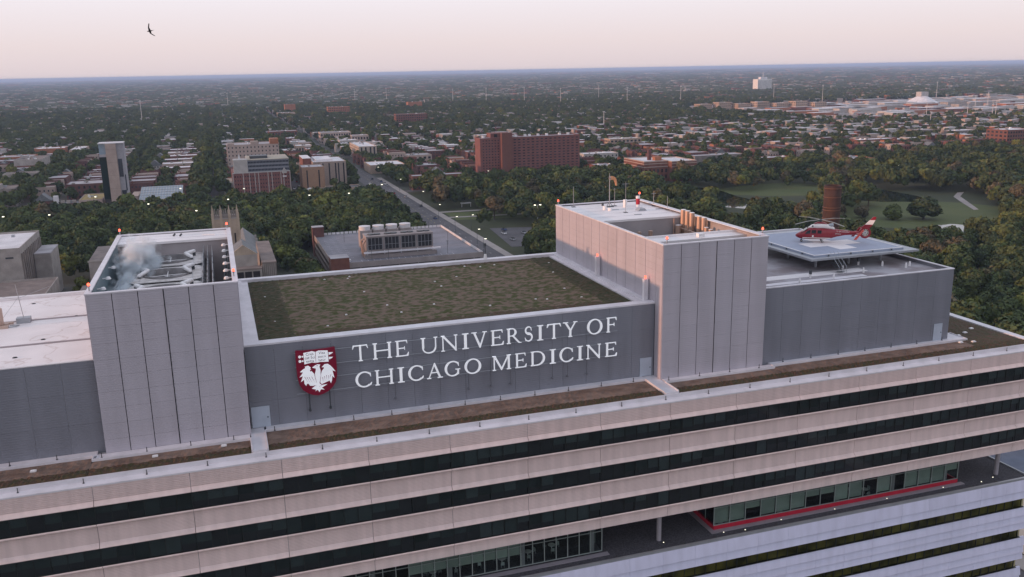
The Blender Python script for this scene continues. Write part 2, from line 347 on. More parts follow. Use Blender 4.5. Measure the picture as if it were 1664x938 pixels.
# left wing
m_stain = mat("stained_white_membrane", (0.80, 0.76, 0.76), 0.6, var=0.10, scale=0.25, detail=8)
_t = m_stain.node_tree; _N = _t.nodes; _L = _t.links; _b = _N["Principled BSDF"]; _src = _b.inputs["Base Color"].links[0].from_socket
_g = _N.new("ShaderNodeNewGeometry"); _n = _N.new("ShaderNodeTexNoise"); _n.inputs["Scale"].default_value = 0.13; _n.inputs["Detail"].default_value = 5; _n.inputs["Distortion"].default_value = 0.1; _L.new(_g.outputs["Position"], _n.inputs["Vector"])
_s = _N.new("ShaderNodeMath"); _s.operation = 'SUBTRACT'; _s.inputs[1].default_value = 0.52; _L.new(_n.outputs[0], _s.inputs[0]); _a = _N.new("ShaderNodeMath"); _a.operation = 'ABSOLUTE'; _L.new(_s.outputs[0], _a.inputs[0])
_m2 = _N.new("ShaderNodeMapRange"); _m2.inputs[1].default_value = 0.0; _m2.inputs[2].default_value = 0.014; _m2.inputs[3].default_value = 0.42; _m2.inputs[4].default_value = 0.0; _L.new(_a.outputs[0], _m2.inputs[0])
_x = _N.new("ShaderNodeMix"); _x.data_type = 'RGBA'; _x.inputs[7].default_value = (0.40, 0.29, 0.24, 1); _L.new(_m2.outputs[0], _x.inputs[0]); _L.new(_src, _x.inputs[6]); _L.new(_x.outputs[2], _b.inputs["Base Color"])
lw_ = MB().box(X0+0.3, 0.88, 7.26, 42.4, 0.32, 11.3).build("left_wing", [m_stain, m_dark], hosp, label="left roof wing with stained white membrane")
course_panels(lw_, 'y', X0+0.3, 0.9, 15, 7.22, 0.75, 11.5, 3, m_clad2, gap=0.012)
MB().box(X0+0.2, 0.86, 7.16, 7.75, 11.52, 11.62).box(X0+0.2, 0.86, 41.9, 42.6, 11.31, 11.72).build("coping", [m_roofwhite], lw_)
# right wing
rw_ = MB().box(84.5, 116.9, 6.7, 44.0, 0.32, 11.2).build("right_wing", [mat("weathered_dark_roof", (0.20, 0.17, 0.18), 0.7, col2=(0.36, 0.35, 0.38), scale=0.22, detail=9, fac=(0.42, 0.62), spec=0.5)], hosp, label="right roof wing carrying the helipad")
course_panels(rw_, 'y', 84.5, 117.0, 10, 6.64, 0.75, 11.7, 3, m_clad2, gap=0.012)
course_panels(rw_, 'x', 6.64, 44.0, 12, 117.0, 0.75, 11.7, 3, m_clad2, gap=0.012, out=1)
MB().box(84.5, 117.08, 6.58, 7.0, 11.72, 11.84).box(116.7, 117.08, 7.01, 44, 11.72, 11.83).box(84.5, 116.9, 7.02, 7.9, 11.22, 11.42).box(84.5, 117, 43.6, 44.1, 11.3, 11.83).build("coping", [m_capw], rw_)
MB().box(84.55, 106.3, 12.2, 14.3, 11.21, 11.26).build("roof_path", [m_roofwhite], rw_)
MB().box(86.0, 104.0, 9.5, 10.6, 11.21, 11.25).build("roof_path", [m_capw], rw_)

# --- terrace level and the glass boxes under the overhang
MB().box(X0+0.2, X1+0.2, -0.25, 52.0, -20.9, -20.4).build("terrace_floor", [m_gravel], hosp)
MB().box(X0+0.2, X1+0.5, -0.62, -0.26, -20.9, -20.12).box(X1+0.22, X1+0.52, -0.25, 52, -20.9, -20.2).build("terrace_parapet", [m_steel], hosp)
MB().box(X0+0.5, 128.0, 0.4, 51, -15.80, -15.69).build("soffit", [m_plinth], hosp)
def glassbox(x0, x1, y0, zb, red, n, label):
    b = MB(); zt = -15.81
    b.box(x0, x1, y0+6.0, y0+6.3, -20.39, zt); b.box(x0+6, x0+6.2, y0+6.31, 40, -20.39, zt)
    g = b.build("glazed_lounge", [m_int], hosp, label=label)
    if red: MB().box(x0-0.05, x1+0.05, y0-0.05, y0+0.3, -20.37, zb).box(x0-0.05, x0+0.3, y0+0.31, 25, -20.37, zb-.003).box(x1-0.3, x1+0.05, y0+0.31, 25, -20.37, zb-.003).build("red_base", [m_red], g)
    MB().box(x0-0.75, x1+0.75, y0-0.8, y0-0.06, -20.38, -20.28).box(x0-0.75, x0-0.06, y0-0.05, 25, -20.38, -20.281).build("ledge", [m_plinth], g)
    w = (x1-x0)/n; H = zt-zb
    pm = MB().box(0.04, w-0.04, 0.03, 0.05, 0, H-0.01).mesh("window_pane", m_glass_l); bm_ = MB().box(0.06, w-0.06, 0.22, 0.24, -1, 0).mesh("blind", mat("pale_green_blind", (0.33, 0.37, 0.345), 0.8, objrand=0.15))
    fm = MB()
    for i in range(n+1): fm.box(x0+i*w-0.05, x0+i*w+0.05, y0-0.03, y0+0.1, zb, zt)
    fm.box(x0+.06, x1-.06, y0-0.02, y0+0.09, zb, zb+0.1); fm.box(x0+.06, x1-.06, y0-0.02, y0+0.09, zb+H*0.66, zb+H*0.66+0.07)
    for yy in range(1, 7): fm.box(x0-0.04, x0+0.04, y0+yy*2.2, y0+yy*2.2+0.1, zb, zt); fm.box(x1-0.04, x1+0.04, y0+yy*2.2, y0+yy*2.2+0.1, zb, zt)
    fm.build("mullions", [mat("pale_mullion", (0.25, 0.29, 0.28), 0.4)], g)
    for i in range(n):
        put("window_pane", pm, g, (x0+i*w, y0, zb), world=True)
        h = rg.choice((0, 0.95, 0.95, 0.6, 0.7, 0.95, 0.95)) if red else (0.62 if x0+i*w < 47 and x0+i*w > 33 else 0)
        if h: put("blind", bm_, g, (x0+i*w, y0, zt), world=True, scale=(1, 1, H*h))
    for X in (x0, x1): MB().box(X-0.015, X+0.015, y0+0.12, 20, zb, zt).build("window_pane", [m_glass_l], g)
    return g
g1 = glassbox(-50, 58.7, 1.9, -20.1, False, 68, "left glazed lounge below the panels")
g2 = glassbox(75.4, 117.0, 2.0, -19.7, True, 17, "right glazed lounge on a crimson base")
for k in range(-4, 14):
    x = k*J
    o = MB().tube((x, 2.7 if (x < 58 or 75 < x < 117) else 2.3, -20.39), (x, 2.7 if (x < 58 or 75 < x < 117) else 2.3, -15.8), 0.33, n=14).build("column", [m_column], hosp)
ORD = "first second third fourth fifth sixth seventh eighth ninth tenth eleventh twelfth thirteenth fourteenth fifteenth sixteenth seventeenth eighteenth nineteenth twentieth last".split()
# lounge furniture
tb = MB().tube((0,0,0), (0,0,0.7), 0.05).tube((0,0,0.7), (0,0,0.74), 0.5, n=12).mesh("round_table", m_white_paint)
ch = MB().box(-0.22, 0.22, -0.22, 0.22, 0.4, 0.46).box(-0.22, 0.22, 0.18, 0.22, 0.46, 0.85).tube((-.2,-.2,0), (-.2,-.2,.4), .02, n=4).tube((.2,-.2,0), (.2,-.2,.4), .02, n=4).tube((-.2,.2,0), (-.2,.2,.4), .02, n=4).tube((.2,.2,0), (.2,.2,.4), .02, n=4).mesh("chair", m_blind)
for i, x in enumerate((36.5, 39.6, 42.8, 45.6, 49.3, 52.8, 78.3, 80.4, 99.5, 101.8)):
    y = 3.9 + (i % 3)*0.5
    o = tag(put("round_table", tb, None, (x, y, -20.37)), "white round table, %s from left behind the lounge glass" % ORD[i], "table", "round tables in the lounges")
    for a in (0.4, 2.5, 4.5):
        tag(put("lounge_chair", ch, None, (x+0.95*math.cos(a), y+0.95*math.sin(a), -20.37), rot=(0, 0, a+4.71)), "grey chair %s %s white round table from left" % (("right of", "behind", "in front of")[int(a)//2], ORD[i]), "chair", "chairs round the lounge tables")
# small round lamps standing on the terrace edge
lp = MB().tube((0,0,0), (0,0,0.12), 0.09, n=8).mesh("lamp_base", m_dsteel); lh = MB().tube((0,0,0.12), (0,0,0.17), 0.07, n=8).mesh("lamp_lens", m_lampwhite)
for i, (x, y, s) in enumerate(((33.5, 0.7, "low lit marker lamp on terrace edge, leftmost, before the glass"), (41.6, 0.9, "low lit marker lamp second from left on the terrace edge"), (67.4, 1.3, "low lit marker lamp at the foot of the terrace column"), (76.3, 0.9, "low lit marker lamp beside corner of the red base"), (79.4, 0.5, "low lit marker lamp just right of red base corner"), (85.6, 1.2, "low lit marker lamp on ledge under red base near the left"), (94.5, 1.2, "low lit marker lamp on ledge under middle of red base"), (103.6, 1.3, "low lit marker lamp on ledge right of red base middle"), (113.8, 1.3, "low lit marker lamp on ledge near right end of red base"), (120.5, 0.8, "low lit marker lamp on terrace left of the far right column"), (123.3, 1.4, "low lit marker lamp nearest the far right column"))):
    t = thing("marker_lamp", s, "lamp", (x, y, -20.39), group="marker lamps on the terrace"); put("lamp_base", lp, t, (0,0,0)); put("lamp_lens", lh, t, (0,0,0))
dk = MB().box(-0.22, 0.22, -0.12, 0.12, 0, 0.16).box(-0.1, 0.1, -0.06, 0.06, 0.16, 0.3).mesh("terrace_floodlight", m_dsteel)
for i in range(21):
    tag(put("terrace_floodlight", dk, None, (31.5+i*4.8, 0.05, -20.39)), "small unlit black floodlight, %s from left on the terrace edge" % ORD[i], "floodlight", "unlit floodlights along the terrace edge")
# --- lower block: shingled white panels and dark ribbons
low = [(-20.45, -22.2), (-22.2, -23.42), (-24.98, -26.3), (-26.3, -27.5), (-27.5, -28.62), (-30.14, -31.5), (-31.5, -32.7), (-32.7, -33.82), (-35.34, -36.7), (-36.7, -37.9), (-37.9, -39.2)]
for (a, c) in low:
    h = a-c
    me = MB().prism([(-0.64, h), (-0.86, 0.0), (-0.82, -0.03), (-0.5, -0.03), (-0.4, h)], 0, 0.012, 4.788).mesh("shingle_panel", m_white)
    for k in range(-11, 27): put("shingle_panel", me, hosp, (k*4.8-0.9, 0, c), world=True)
    me = MB().prism([(-0.64, h), (-0.86, 0.0), (-0.82, -0.03), (-0.5, -0.03), (-0.4, h)], 0, 0.012, 128.0-27*4.8+0.9).mesh("shingle_panel", m_white)
    if 128.0-27*4.8+0.9 > 0: put("shingle_panel", me, hosp, (27*4.8-0.9, 0, c), world=True)
MB().box(X0+0.2, 127.9, -0.38, 0.6, GZ, -20.92).box(X0+0.2, 127.9, 0.6, 52.0, GZ, -20.93).build("lower_core", [mat("olive_dim_rooms", (0.42, 0.38, 0.20), 0.9, col2=(0.06, 0.06, 0.05), scale=0.3, detail=3)], hosp)
for (a, c) in ((-23.44, -24.95), (-28.64, -30.1), (-33.84, -35.3)):
    r_ = MB(); r_.box(X0+0.3, 127.8, -0.74, -0.40, c-0.03, c+0.05)
    for i in range(0, 57): r_.box(37.5+i*1.6, 37.56+i*1.6, -0.76, -0.6, c, a)
    r_ = r_.build("window_ribbon", [m_mull], hosp)
    pm = MB().box(0.07, 1.59, -0.73, -0.71, 0, a-c).mesh("window_pane", m_glass_d)
    for i in range(0, 56): put("window_pane", pm, r_, (37.5+i*1.6, 0, c), world=True)
    MB().box(X0+0.3, 37.4, -0.62, -0.6, c, a).build("window_pane", [m_glass_d], r_)

# ------------------------------------------------------------------ sign lettering (serif capitals drawn as polygons)
LET = {}
def G(ch, w, parts): LET[ch] = (w, parts)
def arc(cx, cy, rx, ry, t0, t1, th0, th1=None, n=14, tx=0.13, ty=0.045):
    """stressed bowl: thick at the sides, thin at top and bottom, as quads"""
    q = []
    for i in range(n):
        a = R(t0+(t1-t0)*i/n); b = R(t0+(t1-t0)*(i+1)/n)
        def pr(t): return ((cx+rx*math.cos(t), cy+ry*math.sin(t)), (cx+(rx-tx)*math.cos(t), cy+(ry-ty)*math.sin(t)))
        (o1, i1), (o2, i2) = pr(a), pr(b); q.append([o1, o2, i2, i1])
    return q
def rect(x0, y0, x1, y1): return [(x0, y0), (x1, y0), (x1, y1), (x0, y1)]
T_ = 0.115; s_ = 0.042     # stem, serif thickness (cap height = 1)
def stem(x, y0=0, y1=1, sf=0.07, top=True, bot=True, t=T_):
    p = [rect(x, y0+(s_ if bot else 0), x+t, y1-(s_ if top else 0))]
    if bot: p.append([(x-sf, y0), (x+t+sf, y0), (x+t+sf, y0+s_*0.6), (x+t, y0+s_*1.5), (x, y0+s_*1.5), (x-sf, y0+s_*0.6)])
    if top: p.append([(x-sf, y1), (x-sf, y1-s_*0.6), (x, y1-s_*1.5), (x+t, y1-s_*1.5), (x+t+sf, y1-s_*0.6), (x+t+sf, y1)][::-1])
    return p
G('T', 0.94, stem(0.415, top=False) + [rect(0.06, 0.95, 0.88, 1.0), [(0.0, 0.78), (0.035, 0.78), (0.12, 0.95), (0.10, 1.0), (0.05, 1.0)], [(0.94, 0.78), (0.89, 1.0), (0.84, 1.0), (0.82, 0.95), (0.905, 0.78)]])
G('H', 1.05, stem(0.07) + stem(0.875) + [rect(0.175, 0.49, 0.875, 0.54)])
G('E', 0.80, stem(0.07, top=False, bot=False) + [rect(0.0, 0.965, 0.07, 1), rect(0, 0, 0.07, 0.035), rect(0.175, 0.955, 0.68, 1), rect(0.175, 0, 0.70, 0.045), rect(0.175, 0.49, 0.56, 0.535), [(0.68, 1), (0.64, 0.955), (0.70, 0.80), (0.725, 0.80), (0.71, 1)], [(0.70, 0), (0.76, 0.0), (0.80, 0.23), (0.775, 0.23), (0.66, 0.045)], rect(0.54, 0.40, 0.565, 0.62)])
G('F', 0.74, stem(0.07, top=False) + [rect(0.0, 0.965, 0.07, 1), rect(0.175, 0.955, 0.66, 1), rect(0.175, 0.49, 0.56, 0.535), [(0.66, 1), (0.62, 0.955), (0.69, 0.79), (0.72, 0.79), (0.70, 1)], rect(0.54, 0.40, 0.565, 0.62)])
G('I', 0.30, stem(0.095, sf=0.09))
G('U', 1.0, stem(0.09, y0=0.34, bot=False, sf=0.085) + stem(0.86, y0=0.34, bot=False, t=0.055, sf=0.085) + arc(0.502, 0.34, 0.412, 0.36, 180, 360, 0, tx=0.085, ty=0.06, n=16))
G('N', 1.05, stem(0.12, t=0.055, sf=0.08) + stem(0.90, t=0.055, bot=False, sf=0.08) + [[(0.05, 1.0), (0.23, 1.0), (0.955, 0.10), (0.955, -0.03), (0.90, -0.03), (0.13, 0.93)], rect(0.04, 0.965, 0.13, 1.0)])
G('V', 0.98, [[(0.10, 0.98), (0.235, 0.98), (0.545, 0.18), (0.545, -0.02), (0.49, -0.02)], [(0.505, -0.02), (0.548, -0.02), (0.88, 0.98), (0.825, 0.98), (0.53, 0.14)], rect(0.0, 0.965, 0.33, 1.0), rect(0.70, 0.965, 0.98, 1.0)])
G('Y', 0.92, stem(0.41, y1=0.48, top=False) + [[(0.09, 0.98), (0.225, 0.98), (0.50, 0.50), (0.515, 0.42), (0.41, 0.44)], [(0.455, 0.44), (0.515, 0.42), (0.82, 0.98), (0.76, 0.98)], rect(0, 0.965, 0.32, 1), rect(0.66, 0.965, 0.92, 1)])
G('A', 1.0, [[(0.485, 1.03), (0.53, 1.03), (0.90, 0.02), (0.765, 0.02), (0.455, 0.90)], [(0.10, 0.02), (0.155, 0.02), (0.50, 0.93), (0.485, 1.03)], rect(0.28, 0.36, 0.68, 0.405), rect(0.0, 0, 0.26, 0.035), rect(0.67, 0, 1.0, 0.035)])
G('R', 0.95, stem(0.07) + arc(0.36, 0.74, 0.26, 0.26, -90, 90, 0, tx=0.12, ty=0.055) + [rect(0.175, 0.955, 0.36, 1), rect(0.175, 0.48, 0.37, 0.525), [(0.33, 0.50), (0.46, 0.50), (0.84, 0.035), (0.95, 0.0), (0.77, 0.0), (0.70, 0.035)]])
G('D', 1.04, stem(0.07) + arc(0.44, 0.5, 0.55, 0.5, -90, 90, 0, tx=0.14, ty=0.06, n=18) + [rect(0.175, 0.955, 0.44, 1), rect(0.175, 0, 0.44, 0.045)])
G('O', 1.06, arc(0.53, 0.5, 0.53, 0.52, 0, 360, 0, tx=0.145, ty=0.062, n=28))
G('C', 0.97, arc(0.53, 0.5, 0.53, 0.52, 48, 312, 0, tx=0.145, ty=0.062, n=22) + [[(0.885, 0.886), (0.80, 0.90), (0.90, 0.66), (0.93, 0.66), (0.915, 0.90)], [(0.885, 0.114), (0.80, 0.10), (0.945, 0.27), (0.97, 0.26), (0.93, 0.12)]])
G('G', 1.04, arc(0.53, 0.5, 0.53, 0.52, 48, 318, 0, tx=0.145, ty=0.062, n=22) + [[(0.885, 0.886), (0.80, 0.90), (0.90, 0.66), (0.93, 0.66), (0.915, 0.90)], rect(0.82, 0.10, 0.925, 0.42), rect(0.70, 0.42, 1.02, 0.455)])
def S_():
    pts = []
    for i in range(25):
        t = i/24
        if t < 0.5: a = R(40+ (270-40)*t/0.5); pts.append((0.30+0.20*math.cos(a), 0.755+0.225*math.sin(a), a))
        else: a = R(90-(270-40)*0 - (t-0.5)/0.5*235); pts.append((0.30+0.225*math.cos(a), 0.265+0.245*math.sin(a)+0.02, a))
    out = []
    for i in range(24):
        (x0, y0, _), (x1, y1, _) = pts[i], pts[i+1]; d = Vector((x1-x0, y1-y0)); 
        if d.length < 1e-5: continue
        d.normalize(); n = Vector((-d.y, d.x))
        def wd(k): t = k/24; return 0.03+0.045*math.exp(-((t-0.5)/0.16)**2)
        w0, w1 = wd(i), wd(i+1); out.append([(x0+n.x*w0, y0+n.y*w0), (x0-n.x*w0, y0-n.y*w0), (x1-n.x*w1, y1-n.y*w1), (x1+n.x*w1, y1+n.y*w1)])
    out += [[(0.43, 0.93), (0.47, 0.93), (0.50, 0.73), (0.475, 0.73)], [(0.05, 0.28), (0.08, 0.28), (0.14, 0.06), (0.09, 0.06)]]
    return out
G('S', 0.60, S_())
G('M', 1.22, stem(0.12, t=0.055, sf=0.08) + stem(0.995, sf=0.08) + [[(0.10, 1), (0.235, 1), (0.615, 0.16), (0.60, 0.0), (0.565, 0.0)], [(0.585, 0.0), (0.61, 0.0), (1.07, 1.0), (1.0, 1.0), (0.60, 0.14)], rect(0.04, 0.965, 0.13, 1), rect(1.05, 0.965, 1.18, 1)])
row1 = [('T', 28.63, 30.51), ('H', 31.06, 33.31), ('E', 33.8, 35.41), ('U', 36.89, 38.99), ('N', 39.37, 41.55), ('I', 42.09, 42.94), ('V', 43.32, 45.3), ('E', 45.82, 47.49), ('R', 47.88, 49.85), ('S', 50.18, 51.37), ('I', 51.91, 52.74), ('T', 53.23, 55.15), ('Y', 55.43, 57.4), ('O', 58.76, 60.89), ('F', 61.49, 62.92)]
row2 = [('C', 28.8, 30.76), ('H', 31.16, 33.38), ('I', 33.89, 34.73), ('C', 35.21, 37.12), ('A', 37.52, 39.5), ('G', 39.77, 41.79), ('O', 42.3, 44.45), ('M', 45.85, 48.44), ('E', 48.94, 50.45), ('D', 51.01, 53.04), ('I', 53.58, 54.42), ('C', 54.94, 56.82), ('I', 57.34, 58.18), ('N', 58.59, 60.72), ('E', 61.33, 63.0)]
sign = thing("wall_sign", "large white serif letters reading THE UNIVERSITY OF CHICAGO MEDICINE on the grey roof wall", "sign", (45.8, 7.4, 4.6))
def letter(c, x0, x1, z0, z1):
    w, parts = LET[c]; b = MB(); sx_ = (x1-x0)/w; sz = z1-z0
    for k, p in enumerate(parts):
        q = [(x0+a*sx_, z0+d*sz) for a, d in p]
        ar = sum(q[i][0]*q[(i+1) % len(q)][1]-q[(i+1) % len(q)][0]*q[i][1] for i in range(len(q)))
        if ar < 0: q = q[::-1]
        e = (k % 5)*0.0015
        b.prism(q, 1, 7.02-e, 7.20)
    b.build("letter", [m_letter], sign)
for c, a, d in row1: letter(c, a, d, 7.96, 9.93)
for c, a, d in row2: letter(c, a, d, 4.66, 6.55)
m_cond = mat("grey_conduit", (0.13, 0.135, 0.155), 0.6)
rl = MB()
for z in (9.75, 8.02, 6.42, 4.72): rl.tube((21.9, 7.28, z), (63.1, 7.28, z), 0.035, n=5)
rl.build("mounting_rail", [m_steel], sign)
for x in (33.6, 42.9, 45.8, 48.4, 54.1, 56.2, 58.9): MB().tube((x, 7.5, 2.5), (x, 7.5, 4.7), 0.035, n=6).tube((x, 7.7, 2.5), (x, 7.45, 2.5), 0.11, n=8).tube((x, 7.5, 4.7), (x, 7.5, 7.9), 0.02, n=6).build("conduit", [m_cond], sign)
crest = thing("crest_shield", "maroon shield crest with open book and white phoenix left of the lettering", "crest", (24.4, 7.2, 4.4))
SH = dict(shield=[(22.07, 10.1), (23.23, 10.02), (24.4, 10.0), (25.5, 10.02), (26.6, 10.1), (26.68, 8.8), (26.7, 7.41), (26.66, 6.6), (26.45, 5.75), (26.07, 5.2), (25.51, 4.75), (24.88, 4.48), (24.34, 4.38), (23.74, 4.5), (23.16, 4.8), (22.63, 5.25), (22.29, 5.86), (22.1, 6.8), (22.05, 8.15)],
lp=[(22.96, 9.79), (23.58, 9.85), (23.96, 9.91), (24.31, 9.76), (24.31, 8.44), (23.87, 8.53), (22.99, 8.4)],
rp=[(24.36, 9.76), (24.71, 9.88), (25.24, 9.84), (25.76, 9.78), (25.79, 8.4), (24.84, 8.49), (24.36, 8.43)],
t1=[(25.83, 9.55), (26.36, 9.50), (26.15, 9.32), (25.85, 9.22)], t2=[(25.83, 8.98), (26.33, 8.93), (26.13, 8.77), (25.85, 8.68)],
lw=[(23.68, 7.95), (23.39, 8.19), (23.01, 8.11), (23.07, 7.93), (22.72, 7.76), (22.41, 7.51), (22.78, 7.44), (22.32, 6.87), (22.72, 6.98), (22.45, 6.29), (22.81, 6.53), (22.83, 6.04), (23.01, 5.73), (23.13, 6.0), (24.29, 5.85), (24.08, 6.6), (24.04, 7.09), (23.79, 7.41), (23.77, 7.62), (23.62, 7.76)],
rw=[(24.95, 7.83), (25.28, 8.14), (25.66, 8.15), (25.95, 7.91), (26.23, 7.56), (26.51, 7.11), (26.15, 7.28), (26.34, 6.32), (26.1, 6.59), (26.02, 6.03), (25.88, 5.72), (25.75, 6.07), (24.81, 5.74), (24.66, 5.95), (24.82, 7.01), (24.95, 7.39), (25.16, 7.61), (25.06, 7.74)],
bd=[(23.86, 7.93), (24.21, 8.13), (24.45, 8.22), (24.79, 8.18), (24.69, 7.91), (24.78, 7.49), (24.77, 6.85), (24.64, 6.21), (24.51, 5.74), (24.29, 5.93), (24.13, 6.6), (24.11, 7.09), (24.25, 7.56), (24.25, 7.74), (23.9, 7.86)],
f1=[(24.52, 5.9), (23.31, 5.97), (23.45, 5.71), (24.05, 5.63), (23.64, 5.32), (24.16, 5.13), (24.0, 4.95), (24.31, 5.11), (24.48, 4.78), (24.66, 5.11), (25.11, 5.02), (24.78, 5.29), (25.46, 5.65), (24.8, 5.62)])
def cpoly(key, name, m, y0, y1):
    p = SH[key] if isinstance(key, str) else key
    ar = sum(p[i][0]*p[(i+1) % len(p)][1]-p[(i+1) % len(p)][0]*p[i][1] for i in range(len(p)))
    return MB().prism(p if ar > 0 else p[::-1], 1, y0, y1).build(name, [m], crest)
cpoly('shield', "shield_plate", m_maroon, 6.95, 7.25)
bk = cpoly('lp', "book_page", m_letter, 6.90, 6.951); bk2 = cpoly('rp', "book_page", m_letter, 6.90, 6.951)
cpoly('lw', "phoenix_wing", m_letter, 6.90, 6.951); cpoly('rw', "phoenix_wing", m_letter, 6.899, 6.951); cpoly('bd', "phoenix_body", m_letter, 6.893, 6.951); cpoly('f1', "flames", m_letter, 6.896, 6.951)
cpoly('t1', "book_clasp", m_letter, 6.90, 6.951); cpoly('t2', "book_clasp", m_letter, 6.90, 6.951)
for z in (9.36, 8.82): MB().tube((22.52, 6.9, z), (22.52, 6.951, z), 0.17, n=14).tube((22.83, 6.9, z), (22.83, 6.951, z), 0.10, n=12).build("book_clasp", [m_letter], crest)
fe = MB()
for (x0, z0, x1, z1) in ((22.9, 6.9, 23.25, 6.15), (23.15, 6.85, 23.5, 6.05), (23.4, 6.8, 23.75, 6.0), (23.7, 6.82, 24.05, 6.0), (24.95, 6.6, 24.98, 5.95), (25.18, 6.7, 25.05, 5.95), (25.45, 6.8, 25.25, 5.95), (25.7, 6.75, 25.5, 6.0), (25.95, 6.8, 25.72, 6.2), (24.09, 7.3, 24.1, 6.4), (24.80, 7.3, 24.74, 6.3), (23.9, 5.7, 24.35, 5.55), (24.5, 5.5, 24.9, 5.6)):
    d = Vector((x1-x0, z1-z0)).normalized(); n = Vector((-d.y, d.x))*0.026
    fe.prism([(x0+n.x, z0+n.y), (x0-n.x, z0-n.y), (x1, z1)], 1, 6.888, 6.90)
fe.prism([(23.55, 7.62), (23.72, 7.7), (23.8, 7.5), (23.6, 7.45)], 1, 6.888, 6.9).prism([(25.0, 7.75), (25.1, 7.85), (25.2, 7.7), (25.05, 7.6)], 1, 6.888, 6.9).tube((24.42, 6.885, 8.07), (24.42, 6.893, 8.07), 0.06, n=8)
fe.build("feather_lines", [m_maroon], crest)
m_ink = mat("dark_ink", (0.06, 0.01, 0.03), 0.6)
def text_mesh(s, size, x, y, z, parent, m, name="lettering", rot=(math.pi/2, 0, 0), align='CENTER', ex=0.0, local=False):
    cu = bpy.data.curves.new("txt", 'FONT'); cu.body = s; cu.size = size; cu.align_x = align; cu.extrude = ex; cu.resolution_u = 2
    to = bpy.data.objects.new("txt", cu); COL.objects.link(to); dg = bpy.context.evaluated_depsgraph_get(); me = bpy.data.meshes.new_from_object(to.evaluated_get(dg))
    bpy.data.objects.remove(to); me.materials.clear(); me.materials.append(m)
    return put(name, me, parent, (x, y, z), rot=rot, world=not local)
for s, z in (("Cres", 9.43), ("cat\u00b7Sci", 9.0), ("entia", 8.58)): text_mesh(s, 0.47, 23.66, 6.893, z, crest, m_ink)
for s, z in (("Vita", 9.43), ("exco", 9.0), ("latur", 8.58)): text_mesh(s, 0.47, 25.06, 6.893, z, crest, m_ink)
for x in (23.3, 25.7): MB().tube((x, 7.3, 2.5), (x, 7.3, 4.9), 0.07, n=6).tube((x, 7.6, 2.5), (x, 7.25, 2.5), 0.15, n=8).build("conduit", [m_dsteel], crest)

# ------------------------------------------------------------------ inside the left tower: fan cells, pipes, ladders, steam
m_liner = mat("pit_wall_panel", (0.36, 0.33, 0.34), 0.6, var=0.15, scale=0.4, objrand=0.03)
m_liner_shade = mat("teal_grey_shaded_liner", (0.16, 0.22, 0.25), 0.6)  # liner of the left pit wall, its shade put into the darker colour
m_deck = mat("pale_fan_deck", (0.60, 0.57, 0.56), 0.6, col2=(0.42, 0.39, 0.37), scale=1.5)
m_fanin = mat("dark_fan_plenum", (0.22, 0.21, 0.215), 0.5, var=0.4, scale=1.0)
m_fan = mat("grey_fan_blade", (0.32, 0.31, 0.32), 0.4, metal=0.3)
b = MB(); b.box(1.35, 15.95, 37.2, 37.35, 9.0, 18.59); lin = b.build("pit_wall", [m_liner], t1)
MB().box(1.33, 1.42, 6.7, 37.19, 9.0, 18.9).build("pit_wall", [m_liner_shade], t1); MB().box(15.88, 15.97, 6.7, 37.19, 9.0, 18.9).build("pit_wall", [m_liner], t1)
MB().box(1.4, 15.9, 6.6, 37.19, 8.6, 9.0).build("pit_floor", [m_gravel], t1)
MB().box(1.32, 15.98, 37.0, 43.7, 18.6, 18.92).build("roof_sheet", [m_roofwhite], t1)
for y in (39.2, 41.4): MB().box(1.4, 15.9, y, y+0.08, 18.921, 18.95).build("roof_seam", [m_capw], t1)
fan_pts = ((33.2, "far"), (23.6, "middle"), (13.9, "near"))
